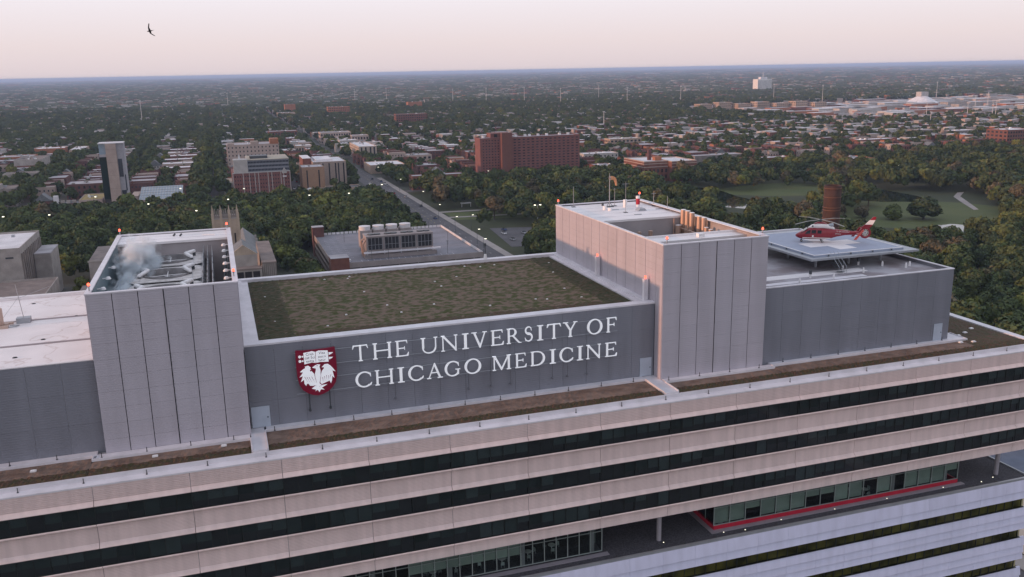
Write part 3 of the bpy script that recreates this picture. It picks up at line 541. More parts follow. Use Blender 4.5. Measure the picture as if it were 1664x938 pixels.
def fan_cell(yc):
    c = thing("cooling_tower_cell", "", "cooling tower", (8.2, yc, 9.0), group="cooling tower cells in the left roof tower")
    zd = 17.0
    b = MB(); n = 28; r = 2.75     # deck with a round opening: ring of quads from square to circle
    hx, hy = 4.25, 4.45; v = []
    for i in range(n):
        t = 2*math.pi*i/n; cx, sy = math.cos(t), math.sin(t); k = 1/max(abs(cx)/hx, abs(sy)/hy)
        v += [(8.2+cx*r, yc+sy*r, zd), (8.2+cx*k, yc+sy*k, zd)]
    b.add(v, [(2*i, 2*i+1, (2*i+3) % (2*n), (2*i+2) % (2*n)) for i in range(n)])
    dk = b.build("fan_deck", [m_deck], c)
    g = MB()
    for k in range(-4, 5): 
        if abs(k) > 2: g.box(8.2+k*1.02-.015, 8.2+k*1.02+.015, yc-4.4, yc+4.4, zd+.004, zd+.03)
    for k in (-4, -3, 3, 4): g.box(3.96, 12.44, yc+k*1.05-.015, yc+k*1.05+.015, zd+.004, zd+.027)
    g.build("deck_seams", [m_steel], dk)
    MB().lathe([(2.3, -1.6), (2.4, -0.5), (2.7, 0.10), (2.74, 0.22), (2.84, 0.22), (2.84, 0.0)], (8.2, yc, zd), 32).build("fan_stack", [m_fanin], c, smooth=True)
    MB().box(3.95, 12.45, yc-4.45, yc+4.45, 9.0, zd-1.6).build("casing", [m_dsteel], c)
    h = MB().lathe([(0.0, 0.25), (0.35, 0.22), (0.4, 0), (0.4, -0.3)], (8.2, yc, zd-0.55), 12).build("hub", [m_steel], c)
    me = MB().prism([(0.35, -0.22), (2.3, -0.36), (2.35, 0.12), (0.35, 0.16)], 2, -0.02, 0.02).mesh("fan_blade", m_fan)
    for k in range(7): put("fan_blade", me, h, (8.2, yc, zd-0.5), rot=(R(8), 0, k*2*math.pi/7), world=True)
    MB().tube((5.3, yc-0.3, zd-0.15), (11.1, yc+0.3, zd-0.15), 0.05).tube((8.2, yc-2.8, zd-0.2), (8.2, yc+2.8, zd-0.2), 0.05).build("support_bar", [m_white_paint], c)
    for sx_ in (-1, 1):
        x = 8.2 + (-2.75 if sx_ < 0 else 2.35)
        if sx_ < 0: pts = [(x-0.35, yc+1.6, zd-0.1), (x-0.35, yc+1.6, zd+0.6), (x+0.5, yc+0.3, zd+0.6), (x-0.45, yc-1.3, zd+0.3), (x-0.45, yc-1.3, zd-0.1)]
        else: pts = [(x+0.75, yc+1.8, zd-0.1), (x+0.75, yc+1.8, zd+0.65), (x-0.3, yc+0.6, zd+0.6), (x+0.45, yc-0.9, zd+0.35), (x+0.45, yc-0.9, zd-0.1)]
        o = MB().path(pts[1:4], 0.25, n=10); 
        for q in pts[1:4]: o.lathe([(0.0, -0.25), (0.18, -0.18), (0.25, 0), (0.18, 0.18), (0.0, 0.25)], q, 10)
        o.build("vent_elbow", [m_white_paint], c, smooth=True)
        MB().tube(pts[0], pts[1], 0.2, n=10).build("vent_foot", [m_dsteel], c); MB().tube(pts[3], pts[4], 0.2, n=10).build("vent_foot", [m_dsteel], c)
    return c
for (yc, w_) in fan_pts: fan_cell(yc)["label"] = w_ + " cooling tower cell with round fan and two white zigzag vent pipes"
cage = thing("service_gantry", "galvanised steel ladders and walkways right of the three fans", "gantry", (12.9, 22, 9.0))
for yc, _n in fan_pts:
    b = MB()
    for x in (12.55, 13.1, 13.7):
        for y in (yc-4.2, yc-2.1, yc, yc+2.1, yc+4.2): b.tube((x, y, 9), (x, y, 18.0 if x < 13.5 else 17.2), 0.04, n=5)
        for z in (11, 13, 15, 16.4, 17.1, 17.9): b.tube((x, yc-4.2, z), (x, yc+4.2, z), 0.035, n=5)
    b.build("railing", [m_steel], cage, kind="stuff")
    MB().box(12.56, 13.08, yc-4.2, yc+4.2, 15.3, 15.36).build("walkway", [m_dsteel], cage)
    b = MB()
    for k in range(10): b.box(12.58, 13.06, yc-3.9+k*0.85, yc-3.6+k*0.85, 16.0-0.0*k, 16.04)
    b.build("stair_treads", [m_dsteel], cage, kind="stuff")
for x0 in (2.6, 3.4):
    cage2 = tag(MB().path([(x0, 10, 17.0), (x0, 36, 17.0)], 0.04).path([(x0, 10, 16.4), (x0, 36, 16.4)], 0.04).path([(x0, 12, 9), (x0, 12, 17)], 0.05).path([(x0, 20, 9), (x0, 20, 17)], 0.05).path([(x0, 28, 9), (x0, 28, 17)], 0.05).path([(x0, 36, 9), (x0, 36, 17)], 0.05).build("pit_railing", [m_steel], None), "steel guard rail %s in the pit under the steam" % ("nearer the left wall" if x0 < 3 else "nearer the fan decks"), "railing")
tag(MB().tube((15.7, 34, 18.2), (13.9, 17.0, 9.4), 0.14).build("brace_pipe", [m_dsteel], None), "long dark sloping pipe at the right wall of the fan pit", "pipe")
tag(MB().tube((15.75, 27, 18.0), (14.9, 19.0, 9.4), 0.08).build("brace_pipe", [m_dsteel], None), "thin dark sloping pipe beside the longer one in the fan pit", "pipe")
hd = MB().tube((0, 0, 0), (0.5, 0, 0.05), 0.07).lathe([(0.0, 0.22), (0.2, 0.18), (0.3, 0.0), (0.32, -0.1)], (0.62, 0, 0.0), 10).mesh("hooded_vent", m_white_paint)
for i, y in enumerate((34, 29.6, 25.2, 20.8, 16.4, 12.0)): tag(put("hooded_vent", hd, None, (15.9, y, 18.35), rot=(0, 0, math.pi)), "white hooded vent on right pit wall, number %s from the far end" % ("one", "two", "three", "four", "five", "six")[i], "vent", "hooded vents on the pit wall")
for i, y in enumerate((24, 17.6, 12.0, 7.9)): tag(put("hooded_vent", hd, None, (1.42, y, 18.3), rot=(0, 0, 0)), "white hooded vent on left teal pit wall, %s from the steam" % ("first", "second", "third", "fourth")[i], "vent", "hooded vents on the pit wall")
# steam drifting out of the pit
m_steam = bpy.data.materials.new("steam"); m_steam.use_nodes = True; t = m_steam.node_tree; N = t.nodes; L = t.links; N.remove(N["Principled BSDF"])
pv = N.new("ShaderNodeVolumePrincipled"); pv.inputs["Color"].default_value = (0.84, 0.93, 1.0, 1); pv.inputs["Anisotropy"].default_value = 0.1
g_ = N.new("ShaderNodeTexCoord"); nz = N.new("ShaderNodeTexNoise"); nz.inputs["Scale"].default_value = 0.62; nz.inputs["Detail"].default_value = 6; nz.inputs["Roughness"].default_value = 0.6; gp_ = N.new("ShaderNodeNewGeometry"); L.new(gp_.outputs["Position"], nz.inputs["Vector"])
mpn = N.new("ShaderNodeMapping"); mpn.inputs["Location"].default_value = (-0.5, -0.5, -0.5); mpn.inputs["Scale"].default_value = (1, 1, 1); L.new(g_.outputs["Generated"], mpn.inputs[0])
le = N.new("ShaderNodeVectorMath"); le.operation = 'LENGTH'; L.new(mpn.outputs[0], le.inputs[0])
fa = N.new("ShaderNodeMapRange"); fa.inputs[1].default_value = 0.5; fa.inputs[2].default_value = 0.12; fa.inputs[3].default_value = -0.30; fa.inputs[4].default_value = 0.12; L.new(le.outputs["Value"], fa.inputs[0])
ad = N.new("ShaderNodeMath"); ad.operation = 'ADD'; L.new(nz.outputs[0], ad.inputs[0]); L.new(fa.outputs[0], ad.inputs[1])
mr = N.new("ShaderNodeMapRange"); mr.inputs[1].default_value = 0.45; mr.inputs[2].default_value = 0.68; mr.inputs[4].default_value = 2.2; L.new(ad.outputs[0], mr.inputs[0]); L.new(mr.outputs[0], pv.inputs["Density"])
L.new(pv.outputs[0], N["Material Output"].inputs["Volume"])
for (c, r, s) in (((4.6, 28.5, 18.2), (4.6, 10.0, 4.2), "thick white steam drifting up over the left tower pit"), ((3.4, 20.0, 15.4), (2.6, 9.5, 4.4), "thin bluish steam hanging low in the left tower pit")):
    o = MB().lathe([(math.sin(math.pi*k/8), -math.cos(math.pi*k/8)) for k in range(9)], (0, 0, 0), 16).build("steam", [m_steam], None, local=True)
    o.location = c; o.scale = r; tag(o, s, "steam"); 

# red obstruction lamps
ls = MB().tube((0,0,0), (0,0,0.5), 0.07).box(-0.14, 0.14, -0.14, 0.14, 0.5, 0.6).mesh("lamp_stand", m_steel); lg = MB().lathe([(0.0, 0.34), (0.11, 0.28), (0.15, 0.12), (0.12, 0.0)], (0,0,0.6), 10).mesh("lamp_globe", m_lampred)
for p, s in (((1.2, 44.0, 19.1), "red obstruction lamp at far left corner of left tower"), ((16.0, 43.6, 19.1), "red obstruction lamp at far right corner of left tower"), ((16.1, 9.0, 19.1), "red obstruction lamp at near right corner of left tower"), ((1.2, 7.6, 19.1), "red obstruction lamp at near left corner of left tower"), ((69.1, 43.9, 19.2), "red obstruction lamp at far left corner of right tower"), ((69.9, 7.0, 19.1), "red obstruction lamp inside near left corner of right tower"), ((84.9, 8.0, 19.1), "red obstruction lamp outside near right corner of right tower"), ((81.5, 38.6, 20.4), "red obstruction lamp on top of the red and white post")):
    t = thing("obstruction_lamp", s, "lamp", p, group="red obstruction lamps"); put("lamp_stand", ls, t, (0,0,0)); put("lamp_globe", lg, t, (0,0,0))
for y, s in ((25.5, "grey post with red lamp before middle of pink tower side"), (9.6, "grey post with red lamp before near end of pink tower side")):
    t = thing("lamp_post", s, "lamp post", (68.2, y, 11.0), group="short posts beside the right tower"); MB().box(-0.28, 0.28, -0.28, 0.28, 0, 3.0).build("post", [m_capw], t, local=True); put("lamp_globe", lg, t, (0, 0, 2.5))
t = thing("lamp_post", "grey post with dark top at the far edge of the green roof", "lamp post", (56.0, 43.4, 11.1)); MB().tube((0,0,0), (0,0,0.9), 0.35, 0.2).build("post", [m_white_paint], t, local=True); MB().tube((0,0,0.9), (0,0,2.6), 0.09).box(-0.15, 0.15, -0.15, 0.15, 2.2, 2.7).build("lamp_head", [m_dsteel], t, local=True)

# ------------------------------------------------------------------ inside the right tower
MB().box(69.22, 84.03, 27.4, 27.55, 9.0, 18.6).build("pit_wall", [m_liner], t2); MB().box(69.2, 69.3, 6.3, 27.39, 9.0, 19).build("pit_wall", [m_liner], t2); MB().box(83.95, 84.05, 6.3, 27.39, 9, 19).build("pit_wall", [m_liner], t2)
MB().box(69.3, 83.9, 6.3, 27.39, 11.4, 11.7).build("pit_floor", [m_gravel], t2)
MB().box(69.22, 84.03, 27.3, 43.8, 18.62, 18.95).build("roof_sheet", [m_roofwhite], t2)
for y in (30.5, 33.4, 36.4, 39.6): MB().box(69.3, 84, y, y+0.08, 18.951, 18.985).build("roof_seam", [m_capw], t2)
MB().box(69.31, 83.94, 10.3, 13.2, 16.5, 18.7).build("cross_roof", [m_roofwhite], t2); MB().box(69.31, 83.94, 12.95, 13.25, 18.701, 18.95).build("cross_roof_edge", [m_roofwhite], t2)
MB().box(83.4, 84.4, 6.5, 43.6, 19.24, 19.34).build("coping", [m_capw], t2)
pp = thing("pipe_rack", "tall coppery pipes and ducts along right wall of the right tower pit", "pipework", (82.5, 20, 11.7))
for (x, y, z0, z1, r) in ((83.1, 26.6, 12, 19.9, 0.45), (83.1, 25.3, 12, 19.9, 0.45), (83.1, 24.0, 12, 19.8, 0.42), (83.1, 21.7, 12, 19.6, 0.45), (83.1, 20.4, 12, 19.6, 0.42), (82.6, 18.8, 12, 18.4, 0.36), (82.6, 17.6, 12, 18.3, 0.33), (82.6, 16.4, 12, 18.2, 0.33), (82.2, 26.4, 12, 17.6, 0.5), (81.0, 24.6, 12, 16.4, 0.6)):
    MB().tube((x, y, z0), (x, y, z1), r, n=12).tube((x, y, z1), (x, y, z1+0.06), r*0.9, n=12, mi=1).build("pipe", [m_copper, m_white_paint], pp, smooth=False)
MB().path([(82.4, 14.5, 17.2), (82.4, 27, 17.2)], 0.1).path([(81.6, 14.5, 16.2), (81.6, 27, 16.2)], 0.1).path([(81.6, 22.5, 12), (81.6, 22.5, 18.2)], 0.1).path([(81.6, 26.8, 12), (81.6, 26.8, 18.6)], 0.1).box(80.6, 82.2, 22.0, 23.6, 14.5, 16.0).build("pipe_frame", [m_copper], pp)
MB().box(82.4, 83.7, 14.2, 15.5, 15, 18.3).box(82.6, 83.6, 7.2, 8.6, 15, 18.3).build("duct", [m_copper], pp)
for i, (x, y) in enumerate(((74.8, 25.0), (76.8, 25.2))): tag(MB().tube((x, y, 11.7), (x, y, 17.2), 0.32, n=12).lathe([(0.32, 0), (0.38, 0.1), (0.0, 0.2)], (x, y, 17.2), 12).build("vent_stack", [m_copper], None), ("shorter coppery vent pipe in the right tower pit, left of two" if i == 0 else "coppery vent pipe in the right tower pit, right of two"), "vent pipe")
# roof furniture: windsock, masts, vents
ws = thing("windsock", "drooping orange windsock on a tall white pole on right tower roof", "windsock", (76.7, 40.0, 18.95))
MB().tube((0,0,0), (0,0,5.2), 0.08, 0.06).build("pole", [m_steel], ws, local=True); MB().box(-0.6, 0.6, -0.5, 0.5, 0, 0.1).path([(-0.5, 0, 0.1), (0, 0, 0.9), (0.5, 0, 0.1)], 0.04).build("base", [m_dsteel], ws, local=True)
b = MB(); pts = [(0.0, 0, 4.75), (0.5, 0, 4.78), (0.9, 0, 4.6), (1.1, 0, 4.1), (1.2, 0, 3.5)]; rs = (0.34, 0.31, 0.27, 0.22, 0.16)
for i in range(4): b.tube(pts[i], pts[i+1], rs[i], rs[i+1], n=12, cap=False)
b.build("sock", [mat("orange_fabric", (0.55, 0.27, 0.14), 0.8)], ws, local=True); MB().tube((0,0,5.2), (0,0,5.6), 0.04).tube((-.05,0,4.75), (0.05,0,4.76), 0.36, n=12, cap=False).build("hoop", [m_steel], ws, local=True)
def mast(p, h, r, label, name="roof_mast", cat="mast", arms=0):
    t = thing(name, label, cat, p); MB().tube((0,0,0), (0,0,h), r, r*0.6).build("pole", [m_steel], t, local=True); MB().box(-0.3, 0.3, -0.3, 0.3, 0, 0.08).build("base", [m_dsteel], t, local=True)
    if arms: MB().tube((-arms,0,h*0.93), (arms,0,h*0.93), r*0.5).build("arm", [m_steel], t, local=True)
mast((71.2, 42.3, 18.95), 3.4, 0.05, "thin lightning rod near far left corner of right tower roof", "lightning_rod", "rod")
mast((76.5, 33.4, 18.95), 4.9, 0.05, "thin antenna mast right of the windsock on right tower roof", arms=0.6)
mast((77.9, 40.6, 18.95), 3.0, 0.05, "short thin antenna just left of the tall antenna", arms=0.2)
mast((83.6, 37.6, 18.9), 2.3, 0.06, "grey stub mast on right edge of right tower roof", arms=0.4)
mast((83.7, 33.0, 18.9), 2.3, 0.05, "thin stub mast on right edge nearer the pit")
o = tag(MB().tube((81.1, 38.4, 18.8), (81.1, 38.4, 19.3), 0.34, n=12).tube((81.1, 38.4, 19.3), (81.1, 38.4, 20.3), 0.34, n=12, mi=1).tube((81.1, 38.4, 20.3), (81.1, 38.4, 20.7), 0.34, n=12).build("marker_post", [m_white_paint, m_red], None), "short red and white banded post at far right of right tower roof", "post")
o = tag(MB().prism([(78.9, 18.9), (80.5, 18.9), (80.1, 19.35), (79.3, 19.35)], 1, 33.8, 35.0).build("roof_hatch", [m_steel], None), "grey sloped roof hatch in front of the red and white post", "hatch")
o = tag(MB().tube((78.9, 38.6, 18.9), (78.9, 38.6, 20.2), 0.34, n=12).build("vent_drum", [m_white_paint], None), "white upright drum on right tower roof below the antennas", "vent")
o = tag(MB().tube((74.6, 37.2, 18.8), (74.6, 37.2, 19.6), 0.3, n=10).tube((74.4, 37.6, 19.6), (74.4, 37.6, 20.1), 0.2, n=8, mi=1).tube((75.1, 36.2, 18.8), (75.1, 36.2, 19.4), 0.35, n=10).build("vent_group", [m_white_paint, m_dsteel], None), "pair of white roof vents left of the windsock foot", "vent")
for i, (x, y) in enumerate(((77.3, 30.6), (76.2, 36.6), (83.0, 34.4))): tag(MB().box(x-0.6, x+0.6, y-0.15, y+0.15, 18.951, 19.05).build("roof_pad", [m_steel], None), ("flat grey pad on right tower roof near pit edge", "flat grey pad on right tower roof near the windsock", "flat grey pad on right tower roof by the right coping")[i], "pad")
tag(MB().box(76.8, 77.7, 10.9, 11.6, 18.71, 19.2).build("white_box", [m_white_paint], None), "small white box on the cross roof of the right tower", "box")
for i, (x, y) in enumerate(((8.6, 41.0), (9.5, 40.6))): tag(MB().tube((x, y, 18.92), (x, y, 19.1), 0.14, n=8).tube((x, y, 19.1), (x+0.25, y, 19.25), 0.12, n=8).build("roof_pipe", [m_dsteel], None), ("small dark gooseneck on far roof strip of left tower" if i == 0 else "dark gooseneck just right of the other on left tower"), "pipe")
tag(MB().path([(14.2, 39.5, 18.92), (14.2, 39.5, 19.0), (12.6, 40.2, 19.0), (12.6, 40.2, 18.92)], 0.06).build("grab_rail", [m_white_paint], None), "bent white rail on the far roof strip of left tower", "rail")
# left wing roof: seams, drains, antenna platform
for y in (16.8, 28.8): MB().box(X0+0.4, 0.8, y, y+0.55, 11.301, 11.36).build("roof_expansion_strip", [mat("brown_grey_strip", (0.30, 0.26, 0.27), 0.8)], lw_)
dm = MB().lathe([(0.0, 0.06), (0.22, 0.05), (0.28, 0.0)], (0,0,0), 10).mesh("roof_drain", m_dark)
for (x, y) in ((-2.4, 37.5), (-10.2, 38.6), (-3.7, 29.2), (-6.0, 18.9), (-7.8, 12.2), (-13.6, 12.6), (-12.6, 26.5)): put("roof_drain", dm, lw_, (x, y, 11.31), world=True)
ap = thing("antenna_platform", "tan drum and crates on skids at left edge of white roof", "platform", (-12.6, 27.0, 11.3))
m_tan = mat("tan_plastic", (0.50, 0.38, 0.32), 0.6)
MB().box(-2.4, 1.6, -1.2, -0.6, 0, 0.3).box(-2.4, 1.4, 0.2, 0.7, 0, 0.3).box(-2.4, 1.8, 0.9, 1.3, 0, 0.25).build("skid", [m_tan], ap, local=True); MB().tube((0.2, 0.2, 0.3), (0.2, 0.2, 2.3), 0.75, n=14).build("drum", [m_tan], ap, local=True); MB().tube((-1.2, 0, 0.3), (-1.2, 0, 1.6), 0.8, n=14).build("drum", [m_roofwhite], ap, local=True)
MB().path([(-0.4, -0.6, 0), (-0.4, -0.6, 4.6)], 0.05).path([(-0.4, -0.6, 4.4), (2.6, 3.2, 2.5)], 0.02).path([(1.4, -0.9, .1), (2.4, -0.8, .1), (2.7, -0.2, .1), (1.6, 0.1, .1)], 0.06).build("cable_mast", [m_steel], ap, local=True)
am = thing("antenna_mast", "thin antenna mast on a concrete block on the white roof", "mast", (-9.6, 28.3, 11.3)); MB().box(-0.8, 0.8, -0.5, 0.5, 0, 0.7).build("ballast", [m_steel], am, local=True); MB().tube((0,0,0.7), (-0.4,0,5.0), 0.04).path([(-0.2, 0, 3.2), (2.8, 4, 3.6)], 0.02).path([(-0.2, 0, 3.4), (-2.8, 0, 0.2)], 0.02).build("pole", [m_steel], am, local=True)
# right wing roof: small vents
for i, (x, y, k) in enumerate(((95.8, 11.7, 1), (105.0, 11.6, 0), (110.6, 14.2, 0), (107.8, 16.2, 1), (113.0, 11.9, 0), (114.3, 12.6, 0), (103.9, 14.9, 1), (98.4, 9.8, 0), (92.2, 9.2, 0))):
    s = ("at front left of the dark roof", "in the middle front of the dark roof", "right of the roof middle", "below the helipad edge", "near the right front corner", "nearest the right corner of the dark roof", "just under the helipad leg", "beside the grey roof path end", "on the grey roof path left")[i]
    tag(MB().tube((x, y, 11.2), (x, y, 11.75), 0.16, n=8).tube((x, y, 11.75), (x, y, 11.95 + 0.4*k), 0.11 + 0.1*k, n=8, mi=k).build("roof_vent", [m_white_paint, m_dsteel], None), "small %s roof vent %s" % (("white", "black topped")[k], s), "vent", "small vents on the dark roof")

# ------------------------------------------------------------------ helipad and helicopter
m_pad = mat("blue_grey_pad_paint", (0.31, 0.35, 0.45), 0.6, var=0.10, scale=0.6)
pad = thing("helipad", "raised blue grey helicopter pad with white cross and metal apron", "helipad", (107.2, 24.5, 11.2))
MB().box(99.0, 115.4, 15.4, 33.5, 13.15, 13.5).build("pad_deck", [m_pad], pad)
b = MB(); o_ = [(97.4, 13.8), (117.0, 13.8), (117.0, 35.2), (97.4, 35.2)]; i_ = [(98.95, 15.35), (115.45, 15.35), (115.45, 33.55), (98.95, 33.55)]
for k in range(4):
    a, c, d, e2 = o_[k], o_[(k+1) % 4], i_[(k+1) % 4], i_[k]; b.quad((*a, 13.35), (*c, 13.35), (*d, 13.22), (*e2, 13.22)); b.quad((*a, 13.05), (*e2, 13.0), (*d, 13.0), (*c, 13.05)); b.quad((*a, 13.05), (*c, 13.05), (*c, 13.35), (*a, 13.35))
b.build("safety_apron", [m_steel], pad)
b = MB(); 
for (x0, y0, x1, y1) in ((99.0, 15.4, 115.4, 15.62), (99.0, 33.28, 115.4, 33.5), (99.0, 15.63, 99.22, 33.27), (115.18, 15.63, 115.4, 33.27)): b.box(x0, x1, y0, y1, 13.5, 13.56)
b.build("pad_rim", [m_white_paint], pad)
MB().box(105.6, 108.8, 17.9, 27.4, 13.502, 13.508).box(102.5, 105.599, 20.9, 24.2, 13.502, 13.508).box(108.801, 111.9, 20.9, 24.2, 13.502, 13.508).build("white_cross", [m_roofwhite], pad)
pl = MB().tube((0,0,0), (0,0,1.8), 0.2, n=8).mesh("pad_leg", m_steel)
for x in (101, 107, 113):
    for y in (17.5, 24.5, 31.5): put("pad_leg", pl, pad, (x, y, 11.2), world=True)
b = MB()
for x in (100.9, 106.9, 112.9): b.box(x, x+0.25, 15.5, 33.4, 12.8, 13.14)
b.build("pad_beam", [m_dsteel], pad)
ld = MB().tube((0,0,0), (0,0,0.22), 0.1, n=8).mesh("pad_light", m_dsteel)
for p in ((101.5, 15.2), (105.5, 15.2), (109.5, 15.2), (113.0, 15.2), (98.8, 18), (98.8, 22), (98.8, 26), (115.6, 19), (115.6, 23), (115.6, 27)): put("pad_light", ld, pad, (*p, 13.3), world=True)
st = thing("helipad_stair", "short metal stair with rails under the near edge of helipad", "stair", (101.6, 14.2, 11.25))
b = MB()
for k in range(7): b.box(-0.6+k*0.02, 0.7, -1.9+k*0.3, -1.6+k*0.3, 0.2+k*0.24, 0.25+k*0.24)
b.build("treads", [m_dsteel], st, local=True); MB().path([(-0.6, -2.2, 0), (-0.6, -2.2, 1.0), (-0.6, 0.2, 2.9)], 0.035).path([(0.7, -2.2, 0), (0.7, -2.2, 1.0), (0.7, 0.2, 2.9)], 0.035).path([(0.05, -2.2, 0), (0.05, -2.2, 1.0), (0.05, 0.2, 2.9)], 0.03).build("handrail", [m_steel], st, local=True)

m_hred = mat("red_aircraft_paint", (0.26, 0.012, 0.024), 0.33, var=0.05, spec=0.6)
m_hwhite = mat("white_aircraft_paint", (0.78, 0.74, 0.72), 0.3, spec=0.6)
m_hglass = mat("dark_cockpit_glass", (0.02, 0.02, 0.025), 0.08, spec=0.8)
m_tyre = mat("black_rubber", (0.03, 0.03, 0.03), 0.8)
heli = thing("helicopter", "red and white medical helicopter parked on the rooftop helipad", "helicopter", (106.4, 24.3, 13.51), R(180-31)); heli.scale = (0.86, 0.93, 0.97)
def loft(secs, n=16, mi=0, e=2.6):
    """sections (x, half width, z bottom, z top); closed superellipse rings"""
    b = MB(); vs = []
    for (x, hw, z0, z1) in secs:
        cz, hz = (z0+z1)/2, (z1-z0)/2
        for i in range(n):
            t = 2*math.pi*i/n; c, s = math.cos(t), math.sin(t)
            vs.append((x, hw*math.copysign(abs(c)**(2/e), c), cz+hz*math.copysign(abs(s)**(2/e), s)))
    k = len(secs); fs = [(a*n+i, a*n+(i+1) % n, (a+1)*n+(i+1) % n, (a+1)*n+i) for a in range(k-1) for i in range(n)]
    fs += [tuple(range(n))[::-1], tuple(range((k-1)*n, k*n))]
    return b.add(vs, fs, mi)
body = loft([(4.15, 0.12, 0.95, 1.15), (3.95, 0.38, 0.75, 1.35), (3.4, 0.70, 0.58, 1.62), (2.6, 0.93, 0.48, 2.0), (1.8, 1.02, 0.45, 2.42), (1.0, 1.04, 0.45, 2.48), (-0.8, 1.03, 0.46, 2.46), (-2.0, 0.86, 0.62, 2.34), (-3.2, 0.55, 0.95, 2.16), (-4.6, 0.36, 1.22, 2.0), (-6.4, 0.26, 1.32, 1.9), (-7.3, 0.22, 1.3, 1.95)], e=2.8).build("fuselage", [m_hred], heli, smooth=True, local=True)
loft([(1.95, 0.25, 2.3, 2.46), (1.3, 0.62, 2.3, 2.86), (0.4, 0.74, 2.3, 3.12), (-0.8, 0.70, 2.3, 3.10), (-1.9, 0.58, 2.2, 2.85), (-2.7, 0.40, 2.1, 2.45)], e=3.0).build("engine_cowling", [m_hwhite], heli, smooth=True, local=True)
loft([(0.9, 0.3, 3.0, 3.14), (0.3, 0.42, 3.0, 3.36), (-0.7, 0.38, 3.0, 3.34), (-1.3, 0.25, 2.9, 3.1)], n=12).build("rotor_fairing", [m_hred], heli, smooth=True, local=True)
MB().tube((-1.7, 0.33, 2.78), (-2.5, 0.38, 2.95), 0.2, 0.23, n=12, mi=0).tube((-1.7, -0.33, 2.78), (-2.5, -0.38, 2.95), 0.2, 0.23, n=12).build("exhaust", [m_steel], heli, local=True)
for s in (1, -1):
    def side(x0, x1, z0, z1, name, m, sk=0.0, off=0.015, y=1.035):
        yy = (y+off)*s; y2 = (y-0.03)*s
        p = [(x0, z0), (x1, z0), (x1+sk, z1), (x0+sk, z1)]; a, c = min(yy, y2), max(yy, y2)
        return MB().prism(p, 1, a, c).build(name, [m], heli, local=True)
    side(0.65, 1.45, 1.55, 2.12, "door_window", m_hglass, -0.05); side(-0.35, 0.35, 1.55, 2.10, "cabin_window", m_hglass)
    MB().prism([(1.62, 1.5), (2.55, 1.45), (2.2, 1.95), (1.62, 2.15)], 1, *sorted((0.90*s, 1.025*s))).build("cockpit_window", [m_hglass], heli, local=True)
    side(-2.0, 3.0, 0.74, 0.86, "side_stripe", m_hwhite, y=0.99)
    MB().tube((1.15, 1.0*s, 1.12), (1.15, 1.052*s, 1.12), 0.17, n=14).build("door_roundel", [m_hwhite], heli, local=True)
    MB().tube((1.25, 0.60*s, 2.72), (1.22, 0.72*s, 2.72), 0.13, n=12).build("cowl_roundel", [m_dsteel], heli, local=True)
    rot = (math.pi/2, 0, math.pi) if s > 0 else (math.pi/2, 0, 0)
    text_mesh("UNIVERSITY OF CHICAGO", 0.30, -3.5, 0.60*s, 1.78, heli, m_hwhite, rot=(math.pi/2, 0, math.pi if s > 0 else 0), ex=0.01, local=True).rotation_euler.z += -R(10)*s if s > 0 else -R(10)*s
    text_mesh("HOSPITALS", 0.30, -3.1, 0.68*s, 1.42, heli, m_hwhite, rot=(math.pi/2, 0, math.pi if s > 0 else 0), ex=0.01, local=True).rotation_euler.z += -R(10)*s if s > 0 else -R(10)*s
# windscreen
MB().add([(3.35, -0.62, 1.52), (3.35, 0.62, 1.52), (2.15, 0.80, 2.33), (2.15, -0.80, 2.33), (3.30, -0.62, 1.48), (3.30, 0.62, 1.48), (2.10, 0.80, 2.28), (2.10, -0.80, 2.28)], [(0, 1, 2, 3), (7, 6, 5, 4), (0, 4, 5, 1), (1, 5, 6, 2), (2, 6, 7, 3), (3, 7, 4, 0)]).build("windscreen", [m_hglass], heli, local=True)
# tail: shrouded fan, fin, stabiliser
b = MB(); n = 24
for i in range(n):
    a0, a1 = 2*math.pi*i/n, 2*math.pi*(i+1)/n
    def ring(t, r): return (-8.15+r*math.cos(t)*1.0, 1.72+r*math.sin(t)) 
    def outer(t): c, s2 = math.cos(t), math.sin(t); return (-8.15+0.98*c*(1.12 if c > 0 else 1), 1.72+(0.95 if s2 < 0 else 0.88)*s2)
    p = [outer(a0), outer(a1), ring(a1, 0.62), ring(a0, 0.62)]
    b.prism(p, 1, -0.17, 0.17)
b.build("fan_shroud", [m_hred], heli, local=True)
fb = MB().prism([(-0.05, 0.12), (0.05, 0.12), (0.08, 0.6), (-0.04, 0.6)], 1, -0.02, 0.02).mesh("tail_fan_blade", m_hwhite)
for k in range(11): put("tail_fan_blade", fb, heli, (-8.15, 0, 1.72), rot=(0, k*2*math.pi/11, 0))
MB().tube((-8.15, -0.12, 1.72), (-8.15, 0.12, 1.72), 0.15, n=12).build("tail_fan_hub", [m_steel], heli, local=True)
MB().prism([(-7.2, 2.45), (-8.85, 2.40), (-9.35, 3.05), (-8.05, 3.05)], 1, -0.09, 0.09).build("tail_fin", [m_hred], heli, local=True)
MB().prism([(-8.05, 3.052), (-9.35, 3.052), (-9.75, 3.80), (-8.85, 3.80)], 1, -0.085, 0.085).build("fin_band", [m_hwhite], heli, local=True)
MB().prism([(-8.85, 3.802), (-9.75, 3.802), (-9.9, 4.25), (-9.7, 4.38), (-9.35, 4.32)], 1, -0.08, 0.08).build("fin_tip", [m_hred], heli, local=True)
MB().box(-7.2, -6.5, -1.55, 1.55, 1.62, 1.70).build("stabiliser", [m_hred], heli, local=True)
for s in (1, -1): MB().prism([(-5.95, 0.75), (-6.45, 0.72), (-7.75, 2.35), (-7.35, 2.40)], 1, *sorted((1.56*s, 1.64*s))).build("end_plate", [mat("pink_red_paint", (0.62, 0.10, 0.08), 0.4) if s > 0 else m_hred], heli, local=True)
